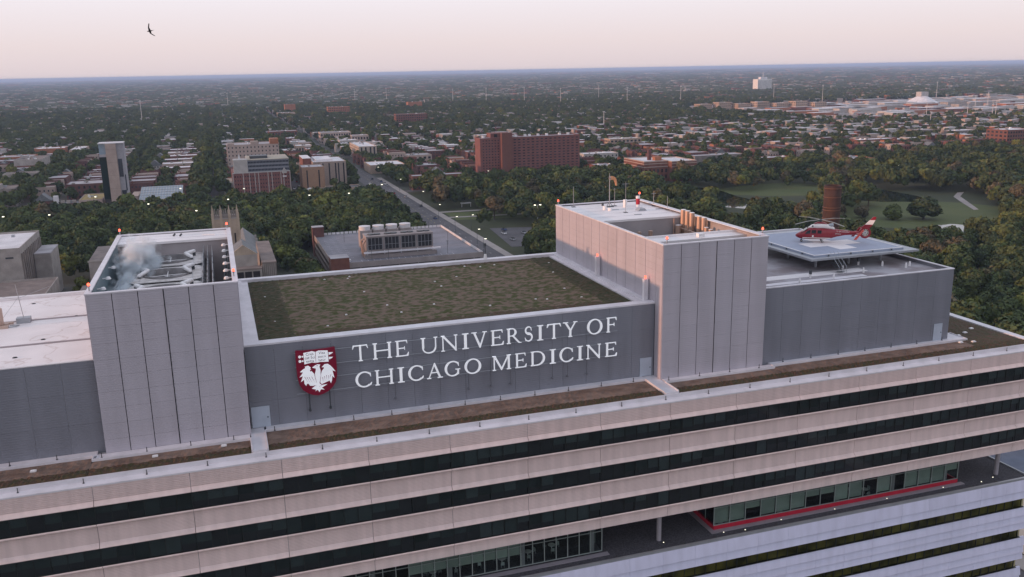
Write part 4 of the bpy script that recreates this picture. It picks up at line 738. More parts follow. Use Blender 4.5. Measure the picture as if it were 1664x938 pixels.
# rotor
MB().tube((-0.2, 0, 3.3), (-0.2, 0, 3.72), 0.12, n=10).tube((-0.2, 0, 3.6), (-0.2, 0, 3.8), 0.32, 0.22, n=12).build("rotor_hub", [m_dsteel], heli, local=True)
bl = MB()
bl.add([(0.3, -0.18, 0.0), (0.3, 0.18, 0.0), (3.2, 0.19, -0.03), (3.2, -0.19, -0.03), (5.95, 0.19, -0.30), (5.95, -0.19, -0.30), (0.3, -0.18, 0.04), (0.3, 0.18, 0.04), (3.2, 0.19, 0.01), (3.2, -0.19, 0.01), (5.95, 0.19, -0.27), (5.95, -0.19, -0.27)],
       [(0, 1, 2, 3), (3, 2, 4, 5), (6, 9, 8, 7), (9, 11, 10, 8), (0, 3, 9, 6), (3, 5, 11, 9), (1, 7, 8, 2), (2, 8, 10, 4), (5, 4, 10, 11), (0, 6, 7, 1)])
bl = bl.mesh("rotor_blade", mat("grey_rotor_blade", (0.22, 0.22, 0.20), 0.5))
for k in range(4): put("rotor_blade", bl, heli, (-0.2, 0, 3.72), rot=(0, 0, R(36)+k*math.pi/2))
wh = MB().tube((0, -0.08, 0), (0, 0.08, 0), 0.2, n=14).tube((0, -0.09, 0), (0, 0.09, 0), 0.09, n=10, mi=1).mesh("wheel", [m_tyre, m_hwhite])
for (x, y) in ((3.05, 0.14), (3.05, -0.14), (-0.6, 1.0), (-0.6, -1.0)): put("wheel", wh, heli, (x, y, 0.2))
MB().path([(3.05, 0, 0.2), (3.0, 0, 0.7)], 0.05).path([(-0.6, 0.95, 0.2), (-0.4, 0.8, 0.7)], 0.07).path([(-0.6, -0.95, 0.2), (-0.4, -0.8, 0.7)], 0.07).build("landing_gear", [m_steel], heli, local=True)

# ------------------------------------------------------------------ bird
m_bird = mat("black_feather", (0.02, 0.015, 0.02), 0.8)
bird = thing("bird", "dark bird in flight with wings spread, high in the sky at left", "bird", (12.3, -35.0, 44.0), R(10))
loft([(0.17, 0.004, 0.0, 0.01), (0.12, 0.03, -0.025, 0.03), (0.03, 0.042, -0.04, 0.04), (-0.08, 0.03, -0.03, 0.03), (-0.17, 0.05, -0.005, 0.012), (-0.27, 0.06, -0.002, 0.006)], n=10, e=2).build("body", [m_bird], bird, smooth=True, local=True)
MB().add([(0.07, 0.02, 0.02), (-0.06, 0.02, 0.02), (-0.02, 0.13, 0.20), (0.06, 0.12, 0.19), (-0.10, 0.15, 0.42), (-0.04, 0.13, 0.42), (0.07, 0.02, 0.012), (-0.06, 0.02, 0.012)], [(0, 1, 2, 3), (3, 2, 4, 5), (6, 3, 2, 7), (0, 3, 6), (1, 7, 2)]).build("wing", [m_bird], bird, local=True)
MB().add([(0.07, -0.02, 0.0), (-0.06, -0.02, 0.0), (-0.05, -0.10, -0.15), (0.04, -0.08, -0.14), (-0.22, -0.18, -0.33), (-0.16, -0.16, -0.33), (0.07, -0.02, -0.01), (-0.06, -0.02, -0.01)], [(0, 3, 2, 1), (3, 5, 4, 2), (6, 7, 2, 3), (0, 6, 3), (1, 2, 7)]).build("wing", [m_bird], bird, local=True)
bird.rotation_euler = (0, R(12), R(185))

# ------------------------------------------------------------------ buildings close behind
def lim(name, x0, x1, y0, y1, h, wall, roof, label, cat="building", par=0.6, floors=0, nwin=0, glassm=None, base=0, ww=0.55, wh_=0.5, side=True, z0=GZ, group=None, parapet=None, sidewin=0, wz=None):
    """flat roofed block: wall, roof slab sunk behind a parapet, windows as inset-looking proud frames with dark panes"""
    t = thing(name, label, cat, ((x0+x1)/2, (y0+y1)/2, z0), group=group)
    block(t, x0, x1, y0, y1, z0, z0+h, wall, roof, par, parapet)
    r7 = random.Random(int(x0*7+y0)); w_, d_ = x1-x0, y1-y0
    for q in range(min(6, 2+int(w_*d_/250))):
        a, b_ = x0+w_*r7.uniform(0.12, 0.85), y0+d_*r7.uniform(0.2, 0.8); s1, s2, s3 = r7.uniform(0.9, 2.6), r7.uniform(0.9, 2.2), r7.uniform(0.7, 1.8); zz = z0+h-par+0.041
        MB().box(a-s1/2, a+s1/2, b_-s2/2, b_+s2/2, zz, zz+s3).build("roof_unit", [r7.choice((m_steel, m_white_paint, m_stoned))], t)
    if floors: windows(t, x0, x1, y0, y1, z0+base, z0+h-par-0.3, floors, nwin, ww, wh_, glassm, sidewin)
    return t
def block(t, x0, x1, y0, y1, z0, z1, wall, roof, par=0.6, parapet=None, k=0.35):
    MB().box(x0, x1, y0, y1, z0, z1-par-0.02).build("wall", [wall], t)
    b = MB(); b.box(x0, x1, y0, y0+k, z1-par-0.019, z1).box(x0, x1, y1-k, y1, z1-par-0.019, z1).box(x0, x0+k, y0+k, y1-k, z1-par-0.019, z1-.005).box(x1-k, x1, y0+k, y1-k, z1-par-0.019, z1-.005)
    b.build("parapet", [parapet or wall], t)
    MB().box(x0+k, x1-k, y0+k, y1-k, z1-par-0.018, z1-par+0.04).build("roof", [roof], t)
_wm = {}
def windows(t, x0, x1, y0, y1, za, zb, floors, nwin, ww, wh_, gm, sidewin=0, faces="fl"):
    gm = gm or m_hglass2
    fh = (zb-za)/floors
    def pm(w, h, ax, m=gm):
        key = (round(w, 2), round(h, 2), ax, m.name)
        if key not in _wm:
            b = MB()
            if ax == 'f': b.box(0, w, -0.06, 0.05, 0, h)
            else: b.box(-0.06, 0.05, 0, w, 0, h)
            _wm[key] = b.mesh("window", m)
        return _wm[key]
    if 'f' in faces and nwin:
        bw = (x1-x0)/nwin; me = pm(bw*ww, fh*wh_, 'f')
        for i in range(nwin):
            for j in range(floors): put("window", me, t, (x0+bw*(i+0.5-ww/2), y0, za+fh*(j+0.5-wh_/2)), world=True)
    if 'l' in faces and sidewin:
        bw = (y1-y0)/sidewin; me = pm(bw*ww, fh*wh_, 'l')
        for i in range(sidewin):
            for j in range(floors): put("window", me, t, (x0, y0+bw*(i+0.5-ww/2), za+fh*(j+0.5-wh_/2)), world=True)
m_hglass2 = mat("dark_window_glass", (0.035, 0.04, 0.05), 0.15, objrand=0.6, spec=0.6)
m_stone = mat("grey_limestone", (0.36, 0.33, 0.31), 0.85, var=0.25, scale=0.3, bump=0.3, bscale=1.5)
m_stoned = mat("weathered_limestone", (0.25, 0.22, 0.205), 0.85, var=0.3, scale=0.3, bump=0.3, bscale=1.5)
m_roofb = mat("brown_gravel_roof", (0.225, 0.185, 0.17), 0.95, var=0.3, scale=0.25)
m_roofg = mat("grey_roofing", (0.40, 0.38, 0.40), 0.8, var=0.25, scale=0.15)
m_roofw = mat("bright_roofing", (0.70, 0.68, 0.70), 0.8, var=0.2, scale=0.15)
m_slate = mat("grey_slate", (0.16, 0.17, 0.18), 0.7, var=0.3, scale=0.6)
m_brick = mat("red_brown_brick", (0.20, 0.085, 0.065), 0.9, var=0.25, scale=0.4)
m_brickd = mat("dark_purple_brick", (0.14, 0.065, 0.06), 0.9, var=0.25, scale=0.4)
m_bricko = mat("orange_brick", (0.36, 0.15, 0.085), 0.9, var=0.2, scale=0.3)
m_tanb = mat("tan_brick", (0.40, 0.30, 0.235), 0.9, var=0.2, scale=0.3)
m_conc = mat("pale_concrete", (0.44, 0.41, 0.39), 0.85, var=0.2, scale=0.3)
m_rust = mat("rusted_steel", (0.070, 0.034, 0.028), 0.85, col2=(0.040, 0.023, 0.021), scale=0.8, detail=8, stretch=(1, 1, 0.25))
m_asph = mat("worn_asphalt", (0.115, 0.108, 0.115), 0.9, var=0.3, scale=0.08)
# rust-coloured stack beyond the helipad
m_rust2 = mat("bright_rust", (0.15, 0.075, 0.052), 0.8)
stk = thing("smokestack", "round rust red steel smokestack rising behind the helicopter", "chimney", (167.6, 100.0, GZ))
MB().lathe([(2.25, 0), (2.2, 30), (2.15, 56), (2.15, 60.6), (1.95, 60.6), (1.95, 54.0)], (0,0,0), 28).build("stack_shell", [m_rust], stk, smooth=True, local=True)
MB().tube((0,0,53.8), (0,0,54.0), 1.96, n=24).build("stack_plug", [m_dark], stk, local=True)
for z in (59.9, 57.6, 54.9, 54.2, 52.0, 49.6, 47.2, 44.6): MB().lathe([(2.16, -0.09), (2.27, -0.08), (2.27, 0.08), (2.16, 0.09)], (0,0,z), 28).build("stiffener_ring", [m_rust2], stk, local=True)
MB().path([(2.3, -0.6, 20), (2.3, -0.6, 60)], 0.05).path([(2.3, -0.1, 20), (2.3, -0.1, 60)], 0.05).build("ladder", [m_rust], stk, local=True)

# parking garage behind the green roof
m_gconc = mat("garage_concrete", (0.33, 0.29, 0.285), 0.85, var=0.2, scale=0.2)
m_gdeck = mat("garage_deck", (0.215, 0.21, 0.24), 0.8, var=0.25, scale=0.12)
gar = thing("parking_garage", "flat concrete parking garage with brick stair towers and rooftop chillers", "garage", (93, 328, GZ))
gx0, gx1, gy0, gy1, gz = 59.5, 127.2, 289.0, 369.0, -40.0
MB().box(gx0+0.3, gx1-0.3, gy0+0.3, gy1-0.3, gz-0.5, gz-0.05).build("roof_deck", [m_gdeck], gar)
MB().box(gx0+1.2, gx1-1.2, gy0+1.2, gy1-1.2, GZ, gz-0.51).build("core", [m_int], gar)
for lv in range(3):
    z = GZ+0.6+lv*3.2
    MB().box(gx0, gx1, gy0, gy0+0.3, z, z+1.35).build("spandrel", [m_gconc], gar); MB().box(gx0, gx0+0.3, gy0+0.31, gy1, z, z+1.35).build("spandrel", [m_brickd], gar)
MB().box(gx0, gx1, gy0, gy0+0.28, gz-1.3, gz+1.1).build("parapet", [m_gconc], gar); MB().box(gx0, gx0+0.29, gy0+0.3, gy1, GZ, gz+1.0).build("side_wall", [mat("brown_side_wall", (0.29, 0.24, 0.22), 0.85, var=0.2)], gar)
for i in range(8): MB().box(gx0+3+i*8.6, gx0+3.5+i*8.6, gy0+0.4, gy0+0.9, GZ, gz-1.4).build("pillar", [m_gconc], gar)
tm = MB().box(-0.9, 0.9, -0.12, 0.12, 0, 1.1).mesh("parapet_panel", m_roofw)
for i in range(30): put("parapet_panel", tm, gar, (gx0+4+i*2.15, gy1-0.15, gz), world=True)
for i in range(36): put("parapet_panel", tm, gar, (gx1-0.15, gy0+2+i*2.2, gz), rot=(0, 0, math.pi/2), world=True)
MB().box(58.4, 66.3, 287.6, 295.6, GZ, gz+3.6).build("stair_tower", [m_brick], gar); MB().box(58.3, 66.4, 287.5, 295.7, gz+3.601, gz+3.8).build("stair_roof", [m_roofg], gar)
MB().box(58.8, 64.5, 364.5, 369.6, GZ, gz+5.0).build("stair_tower", [m_brickd], gar); MB().box(58.7, 64.6, 364.4, 369.7, gz+5.001, gz+5.15).build("stair_roof", [m_roofg], gar)
ls2 = MB().tube((0,0,0), (0,0,6.2), 0.08).box(-0.5, 0.5, -0.15, 0.15, 6.2, 6.35).mesh("deck_lamp", m_dsteel)
for p in ((77, 293), (84, 290.6), (112, 295), (118, 318), (105, 330), (72, 345), (116, 350)): put("deck_lamp", ls2, gar, (*p, gz), world=True)
strp = MB().box(-0.06, 0.06, -2.4, 2.4, 0, 0.01)
sm = strp.mesh("bay_line", m_roofw)
for i in range(16): put("bay_line", sm, gar, (73+i*2.8, 296, gz-0.045), world=True)
for r_ in range(3):
    for i in range(12): put("bay_line", sm, gar, (63.5+r_*3.3, 305+i*4.6, gz-0.045), rot=(0, 0, math.pi/2), world=True, scale=(1, 0.35, 1))
tag(MB().box(60.4, 64.4, 301.2, 301.35, gz-0.04, gz+2.0).build("notice_board", [m_white_paint], None), "small pale board on the garage deck by the side wall", "board")
chl = thing("chiller_plant", "long rooftop chiller plant with four dark louvred bays on garage", "chiller", (91, 305, gz))
MB().box(75.0, 108.0, 299.0, 312.0, gz, gz+1.6).build("plinth_frame", [m_gconc], chl); MB().box(74.4, 109.5, 297.6, 298.9, gz+2.6, gz+3.2).build("service_walkway", [m_capw], chl)
MB().box(76, 106.5, 300.0, 309, gz+3.0, gz+9.6).build("casing", [m_gconc], chl); MB().box(75.8, 106.7, 299.8, 309.2, gz+9.601, gz+10.0).build("top_frame", [m_gconc], chl)
for i in range(4):
    x = 76.6+i*7.6
    MB().box(x, x+6.6, 299.75, 299.99, gz+3.9, gz+9.2).build("louvre_bay", [m_dark], chl)
    g_ = MB()
    for k in range(5): g_.box(x+k*1.6, x+k*1.6+0.14, 299.6, 299.745, gz+3.9, gz+9.2)
    g_.box(x, x+6.6, 299.62, 299.743, gz+6.0, gz+6.12).build("louvre_frame", [m_steel], chl)
    MB().tube((x+2, 304, gz+10.0), (x+2, 304, gz+10.5), 1.5, n=16).tube((x+5, 304, gz+10.0), (x+5, 304, gz+10.5), 1.5, n=16).build("fan_ring", [m_dsteel], chl)
for x in (76.2, 83.9, 91.5, 99.1, 106.2): MB().tube((x, 299.4, gz), (x, 299.4, gz+3.4), 0.2).build("support_leg", [m_capw], chl)
MB().path([(75.3, 301, gz+0.4), (74.6, 301, gz+6.5), (75.6, 301, gz+8.0), (77, 301, gz+8.0)], 0.45, n=8).path([(74.9, 304, gz+0.4), (74.2, 304, gz+7.5), (75.6, 304, gz+8.6)], 0.45, n=8).build("riser_pipe", [m_copper], chl)
ch2 = thing("cooling_units", "row of four white square rooftop cooling units behind the chillers", "cooling unit", (89, 322, gz))
for i in range(4):
    x = 76.2+i*6.4; MB().box(x, x+5.4, 319, 325, gz+1.0, gz+9.4).build("unit_body", [m_gconc], ch2); MB().tube((x+2.7, 322, gz+9.4), (x+2.7, 322, gz+11.2), 2.6, 2.75, n=18).build("fan_drum", [m_roofw], ch2)
tag(MB().box(64, 68.2, 296.5, 298.3, gz, gz+0.9).box(65, 67.4, 296.6, 298.2, gz+0.9, gz+1.5, 1).build("parked_car", [m_white_paint, m_hglass], None), "white car parked alone on garage deck beside brick stair tower", "car")

# gothic tower and hall behind the left tower
m_stw = mat("warm_limestone", (0.42, 0.34, 0.27), 0.85, var=0.25, scale=0.3, bump=0.3, bscale=1.5)
gt = thing("gothic_tower", "square gothic stone tower with pinnacles behind the left roof tower", "tower", (16.6, 250, GZ))
MB().box(12.2, 21.2, 245, 254, GZ, -9.7).build("shaft", [m_stw], gt); MB().box(12.0, 21.4, 244.8, 254.2, -9.69, -9.3).build("string_course", [m_stone], gt)
tr = MB()
for (ax, c0) in (('f', 244.9), ('l', 12.1), ('b', 254.0)):
    for i in range(14):
        a = i*0.66; z = -9.29; hgt = 1.5 + (0.7 if i % 2 else 0)
        if ax == 'l': tr.box(12.0, 12.3, 245+a, 245.42+a, z, z+hgt)
        else: tr.box(12.2+a, 12.62+a, c0, c0+0.3, z, z+hgt)
tr.box(12.1, 21.3, 244.95, 245.05, -9.28, -8.3).box(12.1, 21.3, 244.9, 245.1, -7.9, -7.7).build("open_parapet", [m_stoned], gt, kind="stuff")
for x in (12.3, 15.2, 18.2, 21.1):
    for y in (245.1, 253.9): MB().box(x-0.45, x+0.45, y-0.45, y+0.45, -18, -7.6).tube((x, y, -7.6), (x, y, -5.7), 0.40, 0.10, n=4).build("pinnacle", [m_stw], gt)
for x in (13.6, 16.6, 19.6): MB().box(x-0.25, x+0.25, 244.88, 244.99, -19.5, -15).build("lancet_window", [m_dark], gt)
hall = thing("gothic_hall", "stone hall with steep grey slate roof right of the gothic tower", "hall", (26, 285, GZ))
MB().box(20.5, 27.6, 254.5, 294, GZ, -25.0).build("wall", [m_stoned], hall); MB().prism([(20.2, -25), (27.9, -25), (23.4, -21.0)], 1, 254.3, 294.3).build("roof", [m_slate], hall)
for y in (257, 266, 275, 284): MB().box(27.61, 28.8, y, y+1.2, GZ, -26).build("buttress", [m_stoned], hall); MB().box(27.62, 28.4, y, y+1.0, -25.99, -23).build("battlement", [m_stone], hall)
gb = thing("gabled_stone_building", "pale stone building with slate gable and brown flat roofs below gothic tower", "building", (24, 215, GZ))
MB().box(16.5, 25.2, 200, 213, GZ, -15.0).build("wall", [m_stone], gb); MB().prism([(16.2, -14.99), (25.5, -14.99), (21.0, -11.9)], 1, 200.6, 213.2).build("roof", [m_slate], gb); MB().prism([(16.3, -14.98), (25.4, -14.98), (21.0, -11.7)], 1, 200.0, 200.59).build("gable", [m_stw], gb)
MB().box(13.0, 26.2, 196.0, 199.9, GZ, -19.2).build("wall", [m_stone], gb); MB().box(12.9, 26.3, 195.9, 199.95, -19.19, -18.7).build("roof", [m_roofb], gb)
for x in (18.4, 20.9, 23.4): MB().box(x, x+2.1, 195.8, 195.98, -22.2, -19.7).build("window", [m_dark], gb)
MB().box(26.31, 30.8, 197, 236, GZ, -17.6).build("wing", [m_stoned], gb); MB().box(26.31, 30.9, 196.9, 236.1, -17.59, -17.2).build("roof", [m_roofb], gb); MB().box(12, 32, 192, 195.7, GZ, -24.2).build("wing", [m_stone], gb)
for i in range(7): MB().box(26.6+i*0.6, 26.8+i*0.6, 196.7, 196.89, -24, -17.8).build("pilaster", [m_stone], gb)
lc = thing("stepped_stone_complex", "stepped beige stone complex with brown flat roofs left of left tower", "building", (-20, 290, GZ))
for (x0, x1, y0, y1, z, w_, r_) in ((-38, -5, 300, 336, -32, m_stone, m_roofb), (-34, -8, 285, 300, -35, m_stone, m_roofb), (-39, -4, 262, 285, -38.5, m_stoned, m_roofb), (-40, -1, 240, 262, -41, m_stoned, m_roofb), (-36, 12, 214, 240, -40, m_stoned, m_roofg), (-6, 12, 250, 300, -27, m_stone, m_roofb)):
    MB().box(x0, x1, y0, y1, GZ, z-0.3).build("wall", [w_], lc); MB().box(x0-0.2, x1+0.2, y0-0.2, y1+0.2, z-0.299, z).build("roof", [r_], lc); MB().box(x0-0.25, x1+0.25, y0-0.3, y0-0.21, z-0.2, z+0.5).build("parapet", [w_], lc)
for i in range(9): MB().box(-37.5+i*3.8, -36.3+i*3.8, 261.7, 261.98, -47, -44).box(-37.5+i*3.8, -36.3+i*3.8, 239.6, 239.78, -45.5, -42.5).build("window", [m_dark], lc)
tag(MB().box(-44.0, -33, 221, 224, -39.7, -38.6).box(-42, -38, 224, 228, -39.7, -38.8).build("rooftop_ducts", [m_roofw], None), "cluster of white rooftop ducts beyond the left wing", "duct")
fb_ = lim("stone_laboratory", -110, -61.5, 296, 340, 26.5, m_stone, m_roofw, "pale stone laboratory block with tall ribbed end wall at left edge", floors=1, nwin=6, ww=0.35, wh_=0.12, base=20, par=0.8)
ribs = MB()
for i in range(12): ribs.box(-61.5, -60.9, 297+i*3.6, 298.2+i*3.6, GZ, -26)
ribs.build("ribs", [m_stoned], fb_, kind="stuff")
for i in range(11):
    for j in range(4): MB().box(-61.49, -61.2, 298.9+i*3.6, 299.9+i*3.6, -46+j*4.6, -42.6+j*4.6).build("window", [m_dark], fb_) if j > 0 else None
MB().box(-60.8, -54.5, 318, 338, GZ, -30.5).build("annex", [m_stone], fb_); MB().box(-60.8, -54.4, 317.8, 338.2, -30.49, -30).build("annex_roof", [m_roofg], fb_)
lb2 = lim("low_stone_block", -112, -48.5, 262, 292, 14.5, m_stone, m_roofb, "low pale stone block with brown roof before the laboratory block", par=0.8)
lb3 = lim("low_terrace_building", -110, -40.5, 226, 261, 10, m_stoned, m_roofb, "low brown roofed building with satellite dish at left edge", par=1.0)
sd = thing("satellite_dish", "small dark satellite dish on the brown roof at left", "dish", (-64, 243, -40.5)); MB().path([(-0.8, 0, 0), (0, 0, 2.2), (0.8, 0, 0)], 0.08).build("stand", [m_dsteel], sd, local=True); MB().lathe([(0.0, 0.0), (0.8, 0.15), (1.4, 0.5)], (0, -0.1, 2.4), 14).build("reflector", [m_steel], sd, local=True).rotation_euler = (R(50), 0, 0)
lb4 = lim("grey_plant_roof", -112, -35, 190, 222, 9, m_stoned, m_roofg, "flat grey plant roof with white units behind the left wing", par=0.5)
tag(MB().box(-70, -56, 204, 214, -41.4, -39.8).build("white_roof_unit", [m_roofw], None), "long ribbed white unit on the grey plant roof", "roof unit")

# ------------------------------------------------------------------ ground, roads, park
hospdone = True
m_ground = mat("city_ground", (0.045, 0.055, 0.034), 0.95, col2=(0.085, 0.080, 0.07), scale=0.012, detail=10)
m_lawn = mat("mown_grass", (0.070, 0.090, 0.026), 0.95, col2=(0.090, 0.105, 0.034), scale=0.05, bump=0.3, bscale=3)
m_lawnm = mat("park_grass", (0.036, 0.044, 0.018), 0.95, col2=(0.055, 0.058, 0.026), scale=0.03)
m_walk = mat("pale_pavement", (0.36, 0.32, 0.30), 0.9, var=0.2, scale=0.1)
m_water = mat("pond_water", (0.02, 0.03, 0.02), 0.05, var=0.2, spec=0.7)
def sheet(name, pts, z, m, kind="structure"):
    o = MB().add([(x, y, z) for x, y in pts], [tuple(range(len(pts)))]).build(name, [m], None, kind=kind); return o
sheet("ground", [(15+55000*math.cos(2*math.pi*i/120), -95+55000*math.sin(2*math.pi*i/120)) for i in range(120)], GZ, m_ground)
def blob(cx, cy, rx, ry, seed, n=28, w=0.22):
    r = random.Random(seed); ph = [r.uniform(0, 6.28) for _ in range(3)]
    return [(cx+rx*math.cos(t)*(1+w*math.sin(2*t+ph[0])+w*.5*math.sin(5*t+ph[1])), cy+ry*math.sin(t)*(1+w*math.sin(3*t+ph[2]))) for t in [2*math.pi*i/n for i in range(n)]]
sheet("park_lawn", [(153, -60), (960, -60), (960, 588), (153, 588)], GZ+0.05, m_lawnm)
sheet("lawn", blob(424, 352, 62, 52, 3, w=0.12), GZ+0.10, m_lawn)
sheet("lawn", blob(415, 480, 50, 34, 5, w=0.12), GZ+0.10, m_lawn)
sheet("lawn", [(156, 446), (232, 430), (240, 462), (156, 478)], GZ+0.10, m_lawn)
for i, (cx, cy, rx, ry) in enumerate(((350, 462, 24, 62), (458, 430, 22, 48), (409, 299, 10, 15), (338, 349, 8, 11), (360, 325, 8, 9))): sheet("pond", blob(cx, cy, rx, ry, 20+i), GZ+0.16, m_water)
sheet("road", [(131.5, -400), (149.5, -400), (149.5, 700), (147, 900), (146.5, 3000), (135, 3000), (135, 900), (131.5, 700)], GZ+0.12, m_asph)
sheet("pavement", [(149.5, -300), (154.0, -300), (154.0, 700), (149.5, 700)], GZ+0.16, m_walk)
MB().box(149.5, 149.8, -300, 700, GZ, GZ+0.30).build("kerb", [m_walk], None, kind="structure")
b = MB()
for k in range(260): b.box(140.4, 140.6, -200+k*9, -196+k*9, GZ+0.125, GZ+0.131)
b.build("lane_markings", [mat("yellow_road_paint", (0.5, 0.4, 0.15), 0.8)], None, kind="stuff")
b = MB()
for k in range(130): b.box(136.0, 136.12, 300+k*12, 303+k*12, GZ+0.125, GZ+0.131).box(145.0, 145.12, 300+k*12, 303+k*12, GZ+0.125, GZ+0.131)
b.build("lane_markings", [m_roofw], None, kind="stuff")
sheet("road", [(-800, 594), (131.4, 594), (131.4, 604), (-800, 604)], GZ+0.12, m_asph); sheet("road", [(154.1, 594), (1500, 594), (1500, 602), (154.1, 602)], GZ+0.12, m_asph)
sheet("path", [(154.1, 455), (260, 443), (260, 446.5), (154.1, 459)], GZ+0.2, m_walk); sheet("path", [(154.1, 478), (300, 470), (300, 474), (154.1, 483)], GZ+0.2, m_walk)
sheet("path", [(467, 346), (471, 346), (488, 371), (505, 396), (524, 412), (518, 412), (500, 397), (484, 373)], GZ+0.22, m_walk)
sheet("parking_lot", [(160, 348), (208, 340), (214, 396), (166, 408)], GZ+0.2, m_asph)
sheet("plaza", [(128.5, -10), (131.3, -10), (131.3, 120), (128.5, 120)], GZ+0.14, m_walk)
sheet("plaza", [(154.2, -20), (215, -20), (215, 75), (154.2, 75)], GZ+0.24, mat("warm_paving", (0.52, 0.42, 0.34), 0.85, var=0.2, scale=0.2))
sheet("dark_pool", blob(190, 52, 11, 10, 9, w=0.15), GZ+0.3, mat("blue_grey_paving", (0.10, 0.12, 0.17), 0.6, var=0.2, scale=0.4))
STX = [-560, -487, -414, -341, -268, -208, -135, -62, 12, 77]
for x in STX: sheet("road", [(x-3, 604.2), (x+3, 604.2), (x+3, 2600), (x-3, 2600)], GZ+0.10, m_asph)
STX2 = [140+75*k for k in range(1, 26)]
for x in STX2: sheet("road", [(x-4, 602.2), (x+4, 602.2), (x+4, 2600), (x-4, 2600)], GZ+0.10, m_asph)

# ------------------------------------------------------------------ landmark buildings
LM = []
m_dbrick2 = mat("maroon_brick", (0.205, 0.088, 0.080), 0.9, var=0.2, scale=0.3)
m_tanroof = mat("tan_roofing", (0.42, 0.37, 0.30), 0.85, var=0.25, scale=0.12)
m_greyg = mat("grey_blue_spandrel", (0.20, 0.21, 0.24), 0.5)
m_pinkb = mat("pinkish_stone", (0.42, 0.33, 0.29), 0.85, var=0.15, scale=0.3)
# white arts tower
lo = thing("arts_tower", "tall pale stone tower with a dark glass strip and roof loggia", "tower", (-54.5, 607, GZ))
MB().box(-62.6, -58.25, 602.2, 614, GZ, -13.6).build("glass_core", [m_int], lo); MB().box(-62.8, -58.26, 601.9, 602.15, -43.5, -13.6).build("glass_strip", [mat("dark_green_curtain_glass", (0.015, 0.03, 0.03), 0.15)], lo)
MB().box(-58.2, -51.3, 601.0, 614.0, GZ, -4.3).build("stone_fin", [m_pinkb], lo); MB().box(-51.25, -46.4, 602.6, 614.0, GZ, -4.4).build("rear_wall", [mat("grey_stone", (0.34, 0.33, 0.36), 0.8)], lo)
MB().box(-62.9, -58.25, 601.6, 614, -13.5, -11.8).build("loggia_floor", [m_roofg], lo); MB().box(-62.9, -46.2, 601.2, 614.2, -4.29, -3.7).build("roof", [m_roofw], lo); MB().box(-62.7, -58.3, 603.2, 613.8, -11.75, -4.35).build("loggia_glass", [mat("pale_blue_glass", (0.25, 0.34, 0.42), 0.2)], lo)
for (x0, x1, z0, z1) in ((-51.0, -48.3, -28, -15.2), (-47.6, -46.9, -38, -26.5), (-50.6, -47.6, -48.5, -37.6)): MB().box(x0, x1, 602.4, 602.58, z0, z1).build("window", [m_hglass2], lo)
for z in (-8.4, -17.5, -26.8, -36): MB().box(-58.22, -51.28, 600.93, 600.99, z, z+0.12).build("joint", [m_stoned], lo)
a8 = lim("ochre_roofed_studio", -80, -64.5, 604, 640, 6.8, m_pinkb, mat("ochre_planted_roof", (0.34, 0.25, 0.10), 0.9, var=0.25, scale=0.2), "low pale studio with ochre roof left of the arts tower", par=0.4)
MB().box(-64.4, -63.1, 607, 630, GZ, -43.8).box(-46.1, -41, 612, 640, GZ, -43.5).build("link", [m_pinkb], a8)
gl = thing("glass_roofed_studio", "low studio with pitched blue glass roof right of arts tower", "building", (-25, 620, GZ))
MB().box(-40.5, -10.2, 601, 640, GZ, -45.2).build("wall", [m_pinkb], gl)
rm_ = MB().prism([(601.0, -45.19), (640.0, -45.19), (640.0, -40.3)], 0, -40.3, -10.4).build("glass_roof", [mat("blue_roof_glass", (0.13, 0.19, 0.25), 0.25, var=0.2, scale=0.2)], gl)
b = MB()
for i in range(16): x = -40.2+i*1.98; b.add([(x, 600.9, -45.10), (x+0.16, 600.9, -45.10), (x+0.16, 640, -40.2), (x, 640, -40.2), (x, 600.9, -45.25), (x+0.16, 600.9, -45.25), (x+0.16, 640, -40.35), (x, 640, -40.35)], [(0, 1, 2, 3), (0, 4, 5, 1), (1, 5, 6, 2), (0, 3, 7, 4), (3, 2, 6, 7)])
for i in range(5): y = 606+i*7.5; z = -45.19+(y-601)/39*4.89; b.box(-40.2, -10.5, y, y+0.2, z+0.02, z+0.14)
b.build("glazing_bars", [m_stone], gl, kind="stuff")
# slab block of flats
sl_ = thing("apartment_slab", "long red brick apartment slab many storeys high beyond the park", "apartments", (274, 648, GZ))
block(sl_, 229, 320, 640, 656, GZ, -14.5, m_dbrick2, m_roofg, 0.7)
MB().box(247.2, 256.4, 636.0, 640.0, GZ, -10.4).build("stair_shaft", [mat("brown_brick", (0.17, 0.075, 0.062), 0.9, var=0.1)], sl_); MB().box(238.5, 256.2, 640.4, 652, -14.4, -10.8).build("lift_house", [m_dbrick2], sl_); MB().box(241.5, 244.5, 640.2, 640.39, -14.0, -11.4).build("lift_opening", [m_dark], sl_)
windows(sl_, 230.5, 246.5, 640, 656, -48.5, -15.6, 14, 6, 0.42, 0.34, m_hglass2); windows(sl_, 258, 319.5, 640, 656, -48.5, -15.6, 14, 15, 0.50, 0.34, m_hglass2)
for i, x in enumerate((233, 262, 271, 275, 283, 291, 303, 311)): MB().box(x, x+1.8, 646, 648.5, -15.1, -13.0).build("roof_vent", [m_roofw], sl_)
b = MB()
for j in range(13):
    for x in (262.5, 276, 290.4, 304.7): b.box(x, x+0.25, 639.95, 640.05, -48, -15.4)
b.build("joint", [m_brick], sl_, kind="stuff")
